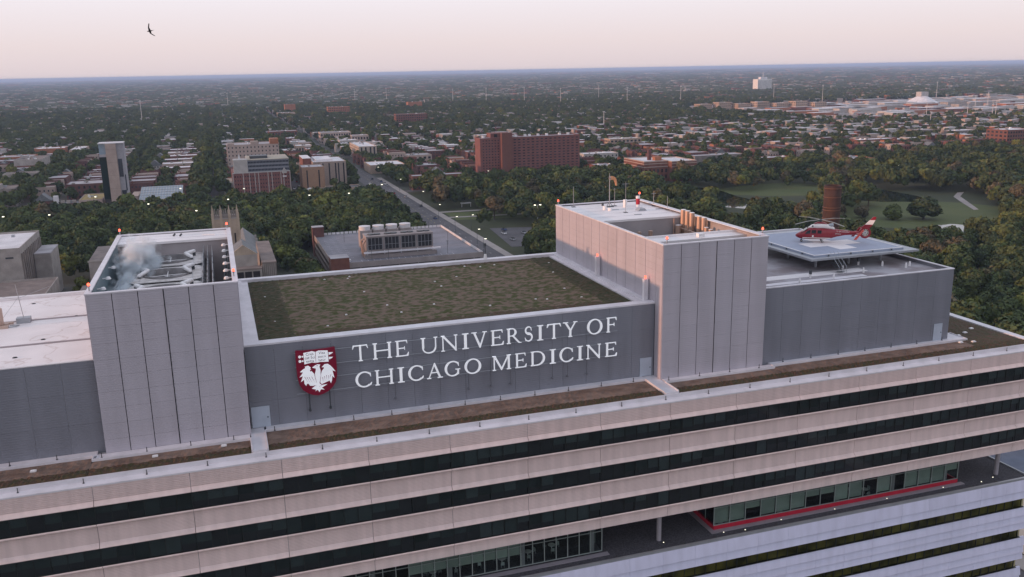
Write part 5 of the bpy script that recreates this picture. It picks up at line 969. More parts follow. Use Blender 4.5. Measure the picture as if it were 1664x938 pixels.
# former hospital with glass upper floors
ho = thing("brick_and_glass_block", "large maroon brick block with pale pilasters and grey glazed upper floors", "building", (47, 630, GZ))
MB().box(26, 68.5, 608, 650, GZ, -30.6).build("brick_base", [m_dbrick2], ho)
MB().box(37.6, 68.0, 611, 648, -30.59, -21.4).build("glazed_upper", [m_greyg], ho); MB().box(37.2, 68.3, 610.6, 648.3, -21.39, -20.9).build("upper_roof", [m_tanroof], ho); MB().box(27.4, 37.55, 608.6, 622, -30.59, -20.6).build("white_lift_block", [m_conc], ho)
MB().box(26.1, 68.4, 607.8, 610.9, -30.58, -30.2).build("ledge", [m_conc], ho); MB().box(40, 53, 618, 630, -20.89, -18.9).build("plant_room", [m_dsteel], ho)
for x in (26.2, 33.5, 38.0, 42.0, 44.6, 51.6, 54.4, 61.0, 63.0, 67.8): MB().box(x, x+0.5, 607.75, 607.99, GZ, -30.6).build("pilaster", [m_conc], ho)
MB().prism([(62.2, -31.8), (65.8, -31.8), (65.8, -30.2), (64.0, -27.4), (62.2, -30.2)], 1, 607.3, 607.74).build("gable_ornament", [m_conc], ho); MB().box(62.6, 65.4, 607.6, 607.74, -34.6, -33.7).build("plaque", [m_roofw], ho)
windows(ho, 27, 67.6, 608, 650, -46, -31.6, 5, 22, 0.38, 0.36, m_hglass2); windows(ho, 38, 67.8, 611, 648, -30.2, -21.6, 3, 28, 0.8, 0.5, mat("dark_ribbon_glass", (0.03, 0.035, 0.05), 0.2))
MB().box(19.5, 25.95, 612, 645, GZ, -38).build("side_annex", [m_conc], ho); MB().box(19.4, 25.95, 611.8, 645, -37.99, -37.6).build("annex_roof", [m_tanroof], ho); MB().prism([(31, -20.6), (33, -20.6), (32, -15.6)], 1, 612, 612.6).build("roof_mast", [m_roofw], ho)
def L_(*a, **k): LM.append(a); return lim(*a, **k)
b11 = L_("tan_apartment_hotel", 26, 74, 800, 832, 27, m_pinkb, m_roofg, "broad tan brick residence with stepped crown behind the glazed block", floors=7, nwin=14, ww=0.3, wh_=0.4, sidewin=6)
MB().box(48, 55, 799.5, 806, -23.2, -20.2).build("crown", [m_pinkb], b11); MB().box(66, 73.8, 799.6, 812, -23.4, -18.4).build("crown", [m_bricko], b11); MB().box(27, 33, 799.7, 806, -23.5, -21.4).build("crown", [m_pinkb], b11)
b13 = L_("tan_slab_block", 78.5, 96, 625, 648, 20, mat("tan_orange_brick", (0.34, 0.215, 0.145), 0.9, var=0.12), m_roofg, "tan orange brick block with two dark vertical window strips", par=0.5)
for x in (82.0, 91.2): MB().box(x, x+0.9, 624.85, 624.99, -47, -32.5).build("window_strip", [m_hglass2], b13)
MB().box(79, 96.5, 623.4, 624.98, GZ, -46.8).build("base", [m_tanb], b13)
b14 = L_("strip_window_block", 91, 118, 660, 704, 20.4, mat("grey_tan_brick", (0.33, 0.265, 0.23), 0.9, var=0.12), m_roofw, "grey tan block with dark vertical window strips and bright roof", par=0.5)
for x in (95, 98.5, 103.6, 108.8, 111.2, 115.4): MB().box(x, x+1.0, 659.85, 659.99, -48, -31).build("window_strip", [m_hglass2], b14)
MB().box(94, 108, 668, 700, -30.2, -28.4).build("penthouse", [m_roofw], b14); MB().box(84, 90.9, 672, 704, GZ, -27.5).build("wing", [m_brick], b14); MB().box(83.9, 91, 671.9, 704, -27.49, -27.2).build("wing_roof", [m_roofw], b14)
L_("low_tan_clinic", 95, 121, 605, 622, 5, m_tanb, m_asph, "low tan building with dark parking roof beside the road", floors=1, nwin=5, ww=0.3, wh_=0.4)
L_("low_tan_wing", 78, 94.9, 605, 620, 4.2, m_tanb, m_asph, "low tan wing in front of the tan orange block", floors=1, nwin=6, ww=0.25, wh_=0.5)
b16 = L_("pale_strip_window_slab", 160, 179, 862, 930, 15.5, mat("pale_tan_concrete", (0.40, 0.33, 0.28), 0.85, var=0.1), m_roofw, "pale slab with dark vertical window strips right of the road", floors=5, nwin=0, sidewin=14, ww=0.35, wh_=0.4)
for x in (162, 166.5, 171.5, 175.5): MB().box(x, x+1.6, 861.85, 861.99, -48, -35.5).build("window_strip", [m_hglass2], b16)
L_("white_roofed_hall", 150.5, 183, 735, 772, 8, m_tanb, m_roofw, "low tan hall with bright flat roof beside the road", floors=1, nwin=3, ww=0.1, wh_=0.3)
L_("brick_walk_up", 161, 204, 600, 613, 11.4, m_brick, m_roofg, "three storey red brick walk up in front of the trees", floors=3, nwin=12, ww=0.4, wh_=0.4, sidewin=3)
L_("small_pink_block", 200, 224, 800, 822, 9.5, m_pinkb, m_roofg, "small pinkish flat roofed block left of apartment slab", floors=2, nwin=5, sidewin=4)
sc = thing("school_building", "red brick school with pale stone bands and brick chimney", "school", (370, 585, GZ))
block(sc, 346, 368, 566, 604, GZ, -33.0, m_brick, m_roofw, 0.8, m_pinkb); block(sc, 368.1, 391, 560, 596, GZ, -33.3, m_brick, m_roofw, 0.8, m_pinkb)
for (a, c, d, e2) in ((345.8, 368, 565.75, 565.99), (368.2, 391.2, 559.75, 559.99)):
    for z in (-35.6, -38.2): MB().box(a, c, d, e2, z, z+0.6).build("stone_band", [m_pinkb], sc)
for z in (-35.6, -38.2): MB().box(345.75, 345.99, 566, 604, z, z+0.6).build("stone_band", [m_pinkb], sc)
windows(sc, 346, 368, 566, 604, -48.5, -38.8, 2, 6, 0.4, 0.6, None, 12); MB().box(357, 359.6, 580, 582.6, -33.7, -25.0).build("chimney", [m_brickd], sc); MB().box(360, 366, 574, 579, -33.7, -30.6).build("roof_house", [m_bricko], sc)
L_("brick_classroom_wing", 328, 345.6, 596, 640, 9.5, m_brick, m_roofg, "low brick wing with orange lit side left of school", floors=2, nwin=3, sidewin=10)
L_("greystone_row", 352, 388, 706, 722, 11.5, m_conc, m_roofw, "row of pale greystone flats behind the school", floors=3, nwin=9, ww=0.35, wh_=0.45, sidewin=4)
L_("orange_ended_block", 443, 482, 846, 862, 13, m_tanb, m_roofw, "pale block with orange lit end wall beyond school", floors=3, nwin=8, sidewin=4)
L_("grey_shed", 446, 500, 660, 678, 9, m_stoned, m_roofg, "long low grey roofed shed right of the school", floors=1, nwin=0)
L_("row_of_flats", 466, 512, 600, 616, 10.5, m_brick, m_roofg, "row of brick flats with warm lit ends behind park trees", floors=3, nwin=10, sidewin=3)
L_("orange_row_house", 534, 556, 545, 570, 12, m_bricko, m_roofg, "orange brick row house with pale bays among park trees", floors=3, nwin=6, sidewin=6)
L_("long_brick_row", 694, 745, 735, 752, 9, m_brick, m_roofw, "long brick row with bright roof beyond the park", floors=2, nwin=12, sidewin=3)
L_("twin_grey_flats", 834, 862, 800, 820, 11, m_stoned, m_roofg, "square grey block of flats at right beyond park", floors=3, nwin=5)
L_("grey_flats_with_tan_neighbour", 868, 905, 780, 800, 10, m_stoned, m_roofw, "grey flat roofed block beside tan hall at right", floors=2, nwin=7)
L_("red_block_at_edge", 815, 850, 652, 680, 20, m_brick, m_roofw, "tall red brick block at the right edge", floors=5, nwin=10, sidewin=5)
L_("red_brick_row", 88, 126, 1191, 1215, 15, m_brick, m_roofg, "wide red brick block left of the far road", floors=3, nwin=10, sidewin=4)
L_("tan_school", 150, 190, 1124, 1150, 15, m_pinkb, m_roofg, "tan brick school with regular windows right of far road", floors=3, nwin=12, sidewin=4)
L_("tan_warehouse", 146, 182, 1860, 1890, 13, m_tanb, m_roofg, "plain tan warehouse beside the far road")
L_("orange_tower_block", 176, 200, 2050, 2075, 24, m_bricko, m_roofg, "orange lit block near the far end of the road")
L_("orange_twin_slabs", 250, 296, 1858, 1880, 22, m_bricko, m_roofg, "stepped orange apartment block among far trees", floors=5, nwin=12, sidewin=4)
L_("dark_red_slab", 307, 360, 1405, 1425, 23, m_brick, m_roofg, "dark red apartment slab in the tree belt", floors=6, nwin=14, sidewin=4)
L_("orange_far_block", 471, 506, 2090, 2110, 20, m_bricko, m_roofg, "small orange block in the far trees left of centre")
wt = L_("white_office_tower", 1812, 1868, 2640, 2670, 45, mat("white_concrete", (0.72, 0.70, 0.68), 0.8), m_roofw, "lone white office tower near the horizon at right", floors=1, nwin=12, ww=0.25, wh_=0.85)
MB().box(1826, 1852, 2645, 2660, -5.2, 2).build("plant_room", [m_roofw], wt); MB().tube((1838, 2650, 2), (1838, 2650, 18), 0.8).build("mast", [m_roofw], wt)
for i in range(7): L_("tan_project_block", 968+i*36, 996+i*36, 1560-i*14, 1585-i*14, 19 if i % 2 else 16, m_tanb, m_roofg, "tan apartment block, number %s from left in the row before the rail yard" % ("one", "two", "three", "four", "five", "six", "seven")[i], group="tan blocks before the rail yard", floors=4, nwin=6, ww=0.4, wh_=0.4, sidewin=3)
cd_ = thing("salt_dome", "pale conical dome with a square cap by the rail yard", "dome", (1538, 1570, GZ)); MB().lathe([(43, 0), (30, 6), (17, 14), (9, 18)], (0,0,0), 20).build("cone", [m_roofw], cd_, local=True); MB().box(-10, 10, -8, 8, 17, 27).build("cap", [m_conc], cd_, local=True)
MB().box(-120, 70, -10, 40, 0, 5).build("shed", [m_roofw], cd_, local=True)
# rows at left
L_("orange_brick_hall", -184, -152, 1075, 1100, 12, m_bricko, m_roofw, "orange brick hall with bright roof edge at upper left", par=0.5)
L_("two_tone_hall", -140, -126, 1020, 1080, 13, m_tanb, m_roofw, "tan hall with a white roof at end of tree lined street", par=0.5)
a3 = L_("broad_grey_roofed_lab", -166, -142, 858, 905, 17, m_stone, m_roofb, "broad stone topped brick laboratory with grey side wall", par=0.8, sidewin=0); MB().box(-164, -144, 857.8, 857.99, -46, -38.5).build("brick_panel", [m_brick], a3)
L_("low_arcaded_block", -160, -134, 774, 792, 12, m_stone, m_roofb, "long low stone block with arcade at left", floors=1, nwin=9, ww=0.4, wh_=0.5)
a5 = L_("gothic_dormitory", -160, -127, 640, 668, 13.5, m_stoned, m_roofb, "grey gothic dormitory with small dark windows at left edge", floors=2, nwin=8, ww=0.28, wh_=0.4); MB().box(-156, -148, 642, 650, -37, -34).box(-141, -136, 642, 652, -37, -33.5).build("turret", [m_stone], a5)
L_("brick_chapel_row", -205, -170, 980, 1010, 11, m_bricko, m_roofg, "orange brick row beside the grey laboratory", floors=2, nwin=8)
L_("grey_stone_quad", -232, -186, 850, 880, 13, m_stone, m_roofb, "pale stone quadrangle at far left edge", floors=3, nwin=9)
L_("dark_brick_flats", -96, -66, 663, 690, 12, m_brickd, m_roofg, "dark brick flats with white framed windows behind the studio", floors=3, nwin=8, ww=0.35, wh_=0.5)
for i in range(5): L_("terrace_row", -94, -66, 712+i*32, 724+i*32, 10-(i % 2), m_brickd, m_roofw if i % 2 else m_roofg, "dark terrace row with pale roof, %s behind the dark brick flats" % ("first", "second", "third", "fourth", "fifth")[i], group="terrace rows behind the dark brick flats", floors=2, nwin=8)
for i in range(6): L_("courtyard_flats", -34, -3, 780+i*44, 800+i*44, 10, (m_brick, m_pinkb, m_brickd)[i % 3], m_roofw, "flat roofed brick row with pale roof, number %s behind the glass roofed studio" % ("one", "two", "three", "four", "five", "six")[i], group="brick rows behind the glass roofed studio", floors=2, nwin=9)
for i in range(7): L_("shop_block", 160+(i % 2)*26, 182+(i % 2)*26, 960+i*26, 980+i*26, 8+(i % 3)*2, (m_brick, m_pinkb, m_conc, m_bricko)[i % 4], (m_roofw, m_roofg)[i % 2], "flat roofed shop block %s along right side of the road" % ("nearest", "second", "third", "fourth", "fifth", "sixth", "farthest")[i], group="shop blocks along the road", floors=2, nwin=6)
for i in range(6): L_("low_white_store", 84+(i % 2)*22, 103+(i % 2)*22, 960+i*34, 984+i*34, 7+(i % 2)*2, (m_conc, m_tanb, m_brick)[i % 3], m_roofw, "low store with bright roof, %s on left side of the road" % ("nearest", "second", "third", "fourth", "fifth", "farthest")[i], group="low stores left of the road", floors=1, nwin=6)
mh = thing("gabled_house", "small dark gabled house at the edge of the tree belt", "house", (-104, 618, GZ)); MB().box(-110, -99, 612, 622, GZ, -43.5).build("wall", [m_brickd], mh); MB().prism([(-110.4, -43.49), (-98.6, -43.49), (-104.5, -38.5)], 1, 611.5, 622.5).build("roof", [m_slate], mh); MB().box(-97.5, -94.5, 612, 616, GZ, -40.5).build("white_bay", [m_roofw], mh)
ph = lim("porch_building", -93.5, -78, 606, 618, 4.5, m_brickd, m_slate, "dark roofed low house with three pale dormer windows", par=0.2)
for x in (-92, -88.4, -84.6): MB().box(x, x+2.3, 606.5, 608.5, -45.6, -43.3).build("dormer", [m_stone], ph)
# tall light masts along the expressway
lmst = MB().tube((0,0,0), (0,0,44), 0.75, 0.42, n=6).box(-2.2, 2.2, -0.8, 0.8, 43.2, 44.6).mesh("mast_pole", mat("pale_mast", (0.62, 0.60, 0.60), 0.6))
for i, ((x, y), s) in enumerate((((827.6, 2257), "first"), ((861, 2071), "second"), ((1038, 2235), "third"), ((992, 1956), "fourth"), ((1146, 1967), "fifth"), ((423, 2625), "sixth"), ((534, 2714), "seventh"), ((642, 2315), "eighth"), ((717, 2249), "ninth"), ((1336, 1655), "tenth"), ((1380, 1909), "eleventh"), ((1130, 1111), "twelfth"), ((997, 958), "thirteenth"), ((1168, 1064), "fourteenth"), ((1588, 1434), "fifteenth"), ((1210, 1055), "sixteenth"), ((1201, 1040), "seventeenth"), ((582, 1176), "eighteenth"), ((-120, 1900), "a"), ((60, 2500), "b"), ((1420, 1300), "c"), ((1700, 1700), "d"))):
    o = put("light_mast", lmst, None, (x, y, GZ)); h_ = 1.0 if y > 1500 else (0.62 if y > 1000 else 0.5); o.scale = (0.8, 0.8, h_)
    d_ = math.hypot(x-15, y+95)
    tag(o, "tall pale light mast " + ("in the far tree belt " if d_ > 2250 else "near the rail yard " if x > 1100 else "among the trees ") + ("left of centre" if x/d_ < 0.3 else "right of centre" if x/d_ < 0.5 else "at right"), "light mast", "tall light masts along the expressway")
# street lamps with lit heads
slm = MB().tube((0,0,0), (0,0,9), 0.11, 0.07, n=6).path([(0,0,9), (1.2,0,9.4)], 0.06).mesh("lamp_pole", m_dsteel); slh = MB().box(0.7, 1.7, -0.25, 0.25, 9.3, 9.5).mesh("lamp_head", m_lampwhite)
slamp = [(-99, 452), (-75.6, 448), (-26, 470), (1.3, 429), (67, 467), (91, 465), (19, 470), (30, 520), (143.5, 402), (146, 453), (143.5, 356), (153.7, 404), (138.7, 328), (404, 529), (493, 490), (546, 505), (-137, 800), (14, 640), (150.5, 520), (150.5, 600), (150.5, 700), (130, 760), (300, 620), (-60, 520), (230, 625), (-10, 540), (118, 500)]
for i, (x, y) in enumerate(slamp):
    t = thing("street_lamp", "lit street lamp " + ("beside the main road" if 128 < x < 156 else "in the tree belt" if x < 128 and y < 600 else "in the park" if y < 600 else "on a side street beyond the tree belt"), "street lamp", (x, y, GZ+0.1), group="lit street lamps"); put("lamp_pole", slm, t, (0,0,0)); h = put("lamp_head", slh, t, (0,0,0)); 
    if x < 128 and y < 600: t.scale = (1.0, 1.0, 1.95)
dl = thing("double_lamp", "tall twin headed lit lamp over the car park", "street lamp", (194.4, 402, GZ)); MB().tube((0,0,0), (0,0,13), 0.14, n=6).path([(-1.6,0,13), (1.6,0,13)], 0.08).build("lamp_pole", [m_steel], dl, local=True); MB().box(-2.2, -1.2, -0.4, 0.4, 12.9, 13.3).build("lamp_head", [m_lampwhite], dl, local=True); MB().box(1.2, 2.2, -0.4, 0.4, 12.9, 13.3).build("lamp_head", [m_lampwhite], dl, local=True)
# parked shelters
for i, (x, s) in enumerate(((177, "left"), (188, "right"))): tag(MB().box(x-4, x+3, 497, 500, GZ+2.4, GZ+2.9).box(x-3.8, x-3.5, 497.2, 497.5, GZ, GZ+2.4).box(x+2.5, x+2.8, 497.2, 497.5, GZ, GZ+2.4).build("white_shelter", [m_roofw], None), "small white canopy at park edge, the %s of two" % s, "canopy")
# cars
def car(p, rz, m, label, group, lit=0):
    t = thing("car", label, "car", p, rz, group)
    MB().prism([(-2.2, 0.3), (2.2, 0.3), (2.25, 0.75), (1.3, 0.92), (-2.1, 0.98), (-2.25, 0.7)], 1, -0.85, 0.85).build("body", [m], t, local=True)
    MB().prism([(-1.9, 0.96), (1.2, 0.92), (0.5, 1.42), (-1.4, 1.45)], 1, -0.74, 0.74).build("cabin", [m_hglass], t, local=True)
    for x in (-1.35, 1.4):
        for y in (-0.8, 0.8): put("wheel", carw, t, (x, y, 0.32))
    if lit:
        for y in (-0.6, 0.6): put("headlight", carh, t, (2.26, y, 0.62))
    return t
carw = MB().tube((0, -0.1, 0), (0, 0.1, 0), 0.32, n=10).mesh("wheel", m_tyre); carh = MB().box(0, 0.06, -0.14, 0.14, -0.08, 0.08).mesh("headlight", m_lampwhite)
cc = [m_white_paint, mat("silver_paint", (0.42, 0.43, 0.45), 0.3), mat("black_paint", (0.03, 0.03, 0.035), 0.3), mat("blue_paint", (0.05, 0.08, 0.2), 0.3), m_hred]
cn = ["white", "silver", "black", "blue", "red"]
rc = random.Random(11)
for i, (x, y, d, c) in enumerate(((136.6, 592, -1, 0), (143.4, 587, 1, 4), (136.4, 728, -1, 0), (147.6, 562, 1, 1), (147.8, 512, 1, 2), (144.5, 456, 1, 3), (136.2, 655, -1, 1), (144, 690, 1, 2), (148, 640, 1, 1), (148, 650, 1, 0), (148, 668, 1, 3), (136, 820, -1, 0), (144, 860, 1, 4), (136.2, 990, -1, 0), (144, 1040, 1, 4), (136, 1180, -1, 0), (144, 1250, 1, 1), (136, 1450, -1, 0), (144, 1560, 1, 4))):
    car((x, y, GZ+0.13), math.pi/2*d, cc[c], "%s car %s on the main road %s" % (cn[c], "coming with headlights lit" if d < 0 else "heading away", "near the garage" if y < 600 else "past the tree belt" if y < 900 else "in the distance"), "cars on the main road", lit=d < 0)
for i, (x, y, c) in enumerate(((168, 386, 0), (179, 383, 1), (186, 375, 2), (189.2, 374, 0), (192.4, 373, 1), (195.6, 372, 2), (198.8, 371, 3), (202, 370.5, 1), (166.6, 366, 1), (172, 398, 3))):
    car((x, y, GZ+0.21), math.pi/2+0.1, cc[c], "%s car parked in the small lot %s" % (cn[c], ("by the tree nearest the road", "at lot centre", "first in the row", "second in the row", "third in the row", "fourth in the row", "fifth in the row", "last in the row", "nearest the camera", "at the far corner")[i]), "cars parked in the small lot")
for i in range(24):
    x = rc.choice((-135, 12, -62, 77)) + rc.choice((-3, 3)); y = 620+i*16; c = rc.randrange(5); car((x, y, GZ+0.12), math.pi/2, cc[c], "%s car parked on a side street beyond the tree belt" % cn[c], "cars parked on the side streets")

# ------------------------------------------------------------------ projection helper: which things does the photo show, and how large
CP = np.array(cam.location); CR = np.array(_r); CU = np.array(_u); CW = np.array(_w)
def pix(P):
    d = np.asarray(P, float) - CP; w = d @ CW
    return 832+1453.14*(d @ CR)/w, 469-1453.14*(d @ CU)/w, w
silx = [-200, 135, 136, 190, 370, 372, 384, 905, 906, 1040, 1250, 1330, 1488, 1551, 1552, 1664, 1900]
sily = [490, 474, 475, 378, 368, 400, 455, 411, 330, 320, 380, 380, 403, 437, 512, 555, 630]
def seen(P):
    x, y, w = pix(P); return (w > 0) & (x > -40) & (x < 1704) & (y < np.interp(x, silx, sily))
def inpoly(x, y, pts):
    r = np.zeros(np.shape(x), bool); n = len(pts)
    for i in range(n):
        x0, y0 = pts[i]; x1, y1 = pts[(i+1) % n]
        r ^= ((y0 > y) != (y1 > y)) & (x < (x1-x0)*(y-y0)/((y1-y0) or 1e-9)+x0)
    return r
# open ground that trees leave in view (places that are lawn, water, road or car park)
CLEAR = [[(1400, 336), (1450, 330), (1560, 326), (1622, 338), (1622, 352), (1560, 364), (1430, 366), (1370, 350)], [(1436, 306), (1560, 312), (1610, 330), (1560, 326), (1475, 330), (1444, 330)],
         [(1540, 360), (1585, 358), (1580, 378), (1548, 378)], [(1160, 312), (1205, 314), (1215, 342), (1183, 346)], [(1210, 305), (1332, 308), (1335, 322), (1300, 326), (1225, 318)], [(1560, 314), (1575, 312), (1625, 335), (1600, 336)],
         [(558, 262), (582, 262), (700, 328), (850, 424), (800, 424), (700, 366), (640, 322)], [(705, 338), (780, 337), (785, 350), (740, 356)], [(800, 364), (862, 362), (868, 384), (830, 386)], [(366, 398), (392, 396), (382, 414), (366, 414)],
         [(1262, 356), (1322, 352), (1322, 366), (1270, 368)], [(336, 296), (362, 296), (362, 318), (336, 318)]]
RECT = [(a[1]-3, a[2]+3, a[3]-3, a[4]+3) for a in LM] + [(-84, -38, 598, 645), (-44, -6, 598, 645), (226, 322, 633, 660), (18, 70, 604, 654), (340, 394, 556, 608), (55, 131, 284, 373), (8, 40, 195, 335), (-42, 14, 210, 338), (-115, -36, 186, 342), (-112, -76, 602, 626), (154, 218, -22, 80), (130, 155, -400, 720), (134, 147, 720, 3000), (158, 210, 345, 400), (-60, 135, -100, 60), (970, 2250, 1130, 1760), (163, 172, 95, 105)]
PONDS = [(350, 462, 29, 70), (458, 430, 27, 54), (409, 299, 15, 19), (338, 349, 11, 13), (360, 325, 10, 10)]
# ------------------------------------------------------------------ trees
def leafmat(name, c1, c2):
    m = bpy.data.materials.new(name); m.use_nodes = True; t = m.node_tree; N = t.nodes; L = t.links; b = N["Principled BSDF"]; b.inputs["Roughness"].default_value = 0.85; b.inputs["Specular IOR Level"].default_value = 0.15
    oi = N.new("ShaderNodeObjectInfo"); cr = N.new("ShaderNodeValToRGB"); L.new(oi.outputs["Random"], cr.inputs[0]); cr.color_ramp.interpolation = 'LINEAR'
    E = cr.color_ramp.elements; cols = [c1, tuple((a+b_)/2 for a, b_ in zip(c1, c2)), c1, c2, (c2[0]*1.15, c2[1]*1.15, c2[2]*0.95), (c1[0]*1.15, c1[1]*1.05, c1[2]*1.0)]
    E[0].color = (*cols[0], 1); E[1].color = (*cols[-1], 1)
    for p, c in zip((0.25, 0.5, 0.75, 0.93), cols[1:5]): e_ = E.new(p); e_.color = (*c, 1)
    g = N.new("ShaderNodeNewGeometry"); nz = N.new("ShaderNodeTexNoise"); nz.inputs["Scale"].default_value = 0.45; nz.inputs["Detail"].default_value = 3; L.new(g.outputs["Position"], nz.inputs["Vector"])
    mr = N.new("ShaderNodeMapRange"); mr.inputs[1].default_value = 0.3; mr.inputs[2].default_value = 0.7; mr.inputs[3].default_value = 0.55; mr.inputs[4].default_value = 1.5; L.new(nz.outputs[0], mr.inputs[0])
    vm = N.new("ShaderNodeVectorMath"); vm.operation = 'SCALE'; L.new(cr.outputs[0], vm.inputs[0]); L.new(mr.outputs[0], vm.inputs["Scale"]); L.new(vm.outputs[0], b.inputs["Base Color"])
    return m
m_leaf = leafmat("dark_green_leaves", (0.056, 0.077, 0.031), (0.078, 0.100, 0.040))
m_leafy = leafmat("yellow_green_leaves", (0.108, 0.124, 0.034), (0.13, 0.145, 0.046))
m_leafb = leafmat("brownish_leaves", (0.092, 0.082, 0.050), (0.11, 0.095, 0.058))
m_leafd = leafmat("deep_green_leaves", (0.040, 0.060, 0.030), (0.058, 0.078, 0.037))
m_bark = mat("bark", (0.07, 0.055, 0.045), 0.9)
def crown_mesh(seed, R_, H, base, nl, leaves, q, m, name="crown", core=True, droop=0.0):
    """lobed crown: leaf clumps spread over the lobes, a lumpy darker core inside"""
    rng = np.random.RandomState(seed); lobes = []
    for i in range(nl):
        t = rng.uniform(0, 2*np.pi); rr = R_*0.62*np.sqrt(rng.rand()); zz = base + (H-base)*(0.30+0.52*rng.rand()*(1-0.35*rr/R_))
        lobes.append((rr*np.cos(t), rr*np.sin(t), zz, R_*rng.uniform(0.34, 0.52)))
    lobes.append((0, 0, base+(H-base)*0.66, R_*0.55))
    V = []; F = []; n = 0
    wt = np.array([l[3]**2 for l in lobes]); wt /= wt.sum(); pick = rng.choice(len(lobes), leaves, p=wt)
    d = rng.normal(size=(leaves, 3)); d[:, 2] = np.where(d[:, 2] < -0.3, -d[:, 2]*0.5, d[:, 2]); d /= np.linalg.norm(d, axis=1)[:, None]
    L3 = np.array(lobes)[pick]; c = L3[:, :3] + d*(L3[:, 3:4]*rng.uniform(0.82, 1.12, (leaves, 1))); c[:, 2] -= droop*rng.rand(leaves)*np.hypot(c[:, 0], c[:, 1])
    nrm = d + rng.normal(size=(leaves, 3))*0.55; nrm /= np.linalg.norm(nrm, axis=1)[:, None]
    a = np.cross(nrm, rng.normal(size=(leaves, 3))); a /= np.linalg.norm(a, axis=1)[:, None]; b = np.cross(nrm, a); s = q*rng.uniform(0.6, 1.35, (leaves, 1))
    V = np.stack([c-a*s-b*s*.5, c+a*s*.2-b*s, c+a*s+b*s*.4, c-a*s*.1+b*s], 1).reshape(-1, 3); F = np.arange(leaves*4).reshape(-1, 4)
    vs = [tuple(v) for v in V.tolist()]; fs = [tuple(f) for f in F.tolist()]
    if core:
        for (x, y, z, r) in lobes:
            k = len(vs); m_, p_ = 7, 4; r *= 0.86
            for j in range(1, p_):
                ph_ = math.pi*j/p_
                for i in range(m_): t = 2*math.pi*i/m_; e_ = r*rng.uniform(0.85, 1.1); vs.append((x+e_*math.sin(ph_)*math.cos(t), y+e_*math.sin(ph_)*math.sin(t), z+e_*math.cos(ph_)))
            vs += [(x, y, z+r), (x, y, z-r)]; T, B = k+m_*(p_-1), k+m_*(p_-1)+1
            for j in range(p_-2):
                for i in range(m_): fs.append((k+j*m_+i, k+(j+1)*m_+i, k+(j+1)*m_+(i+1) % m_, k+j*m_+(i+1) % m_))
            for i in range(m_): fs.append((T, k+i, k+(i+1) % m_)); fs.append((B, k+(p_-2)*m_+(i+1) % m_, k+(p_-2)*m_+i))
    me = bpy.data.meshes.new(name); me.from_pydata(vs, [], fs); me.materials.append(m); me.update(); return me
def trunk_mesh(h, seed):
    r = random.Random(seed); b = MB().tube((0,0,0), (0,0,h*0.45), 0.38, 0.26, n=7)
    for i in range(4): t = r.uniform(0, 6.28); b.tube((0,0,h*0.4), (math.cos(t)*2.4, math.sin(t)*2.4, h*0.72), 0.18, 0.07, n=5)
    return b.mesh("trunk", m_bark)
NEAR = [crown_mesh(i, 5.6, 14.0, 2.6, 9+i % 3, 1500, 0.52, mm) for i, mm in enumerate((m_leaf, m_leaf, m_leafd, m_leaf, m_leafd))] + [crown_mesh(11, 5.4, 12.5, 2.0, 9, 1500, 0.52, m_leafy), crown_mesh(12, 5.6, 13, 2.4, 9, 1500, 0.5, m_leafb), crown_mesh(13, 6.2, 12.5, 1.2, 8, 1600, 0.5, m_leafy, droop=0.5)]
NT = [trunk_mesh(14, i) for i in range(3)]
MID = [crown_mesh(20+i, 5.8, 13.5, 2.0, 7, 420, 0.95, mm) for i, mm in enumerate((m_leaf, m_leafd, m_leaf, m_leafd, m_leafy, m_leafb))]
def patch_mesh(seed, m, n=30, W=32, q=2.6):
    rng = np.random.RandomState(seed); vs = []; fs = []
    for k in range(n):
        x, y = rng.uniform(-W, W, 2); r = rng.uniform(5, 8); z = rng.uniform(4.5, 8); b0 = len(vs); mm, pp = 7, 4
        for j in range(1, pp):
            ph_ = math.pi*0.62*j/(pp-1)
            for i in range(mm): t = 2*math.pi*i/mm; e_ = r*rng.uniform(0.8, 1.15); vs.append((x+e_*math.sin(ph_)*math.cos(t), y+e_*math.sin(ph_)*math.sin(t), z+e_*0.8*math.cos(ph_)))
        vs.append((x, y, z+r*0.8)); T = len(vs)-1
        for j in range(pp-2):
            for i in range(mm): fs.append((b0+j*mm+i, b0+(j+1)*mm+i, b0+(j+1)*mm+(i+1) % mm, b0+j*mm+(i+1) % mm))
        for i in range(mm): fs.append((T, b0+i, b0+(i+1) % mm))
    me = bpy.data.meshes.new("crown"); me.from_pydata(vs, [], fs); me.materials.append(m); me.update(); return me

rng = np.random.RandomState(4)
def scatter(x0, x1, y0, y1, st, keep, jit=0.8):
    X, Y = np.meshgrid(np.arange(x0, x1, st), np.arange(y0, y1, st)); X = X.ravel()+rng.uniform(-jit, jit, X.size)*st/2; Y = Y.ravel()+rng.uniform(-jit, jit, Y.size)*st/2
    m = rng.rand(X.size) < keep; return X[m], Y[m]
def reject(X, Y, s, clear=True):
    ok = np.ones(X.size, bool)
    for (a, c, d, e_) in RECT: ok &= ~((X > a-2) & (X < c+2) & (Y > d-2) & (Y < e_+2))
    for (cx, cy, rx, ry) in PONDS: ok &= (((X-cx)/rx)**2+((Y-cy)/ry)**2 > 1)
    if clear:
        for z, dx in ((12.5, 0), (7, 0), (7, 5), (7, -5), (1, 0)):
            px, py, w = pix(np.stack([X+dx, Y, GZ+z*s], -1))
            for pl in CLEAR: ok &= ~inpoly(px, py, pl)
    return ok
TX, TY, TS, TK = [], [], [], []
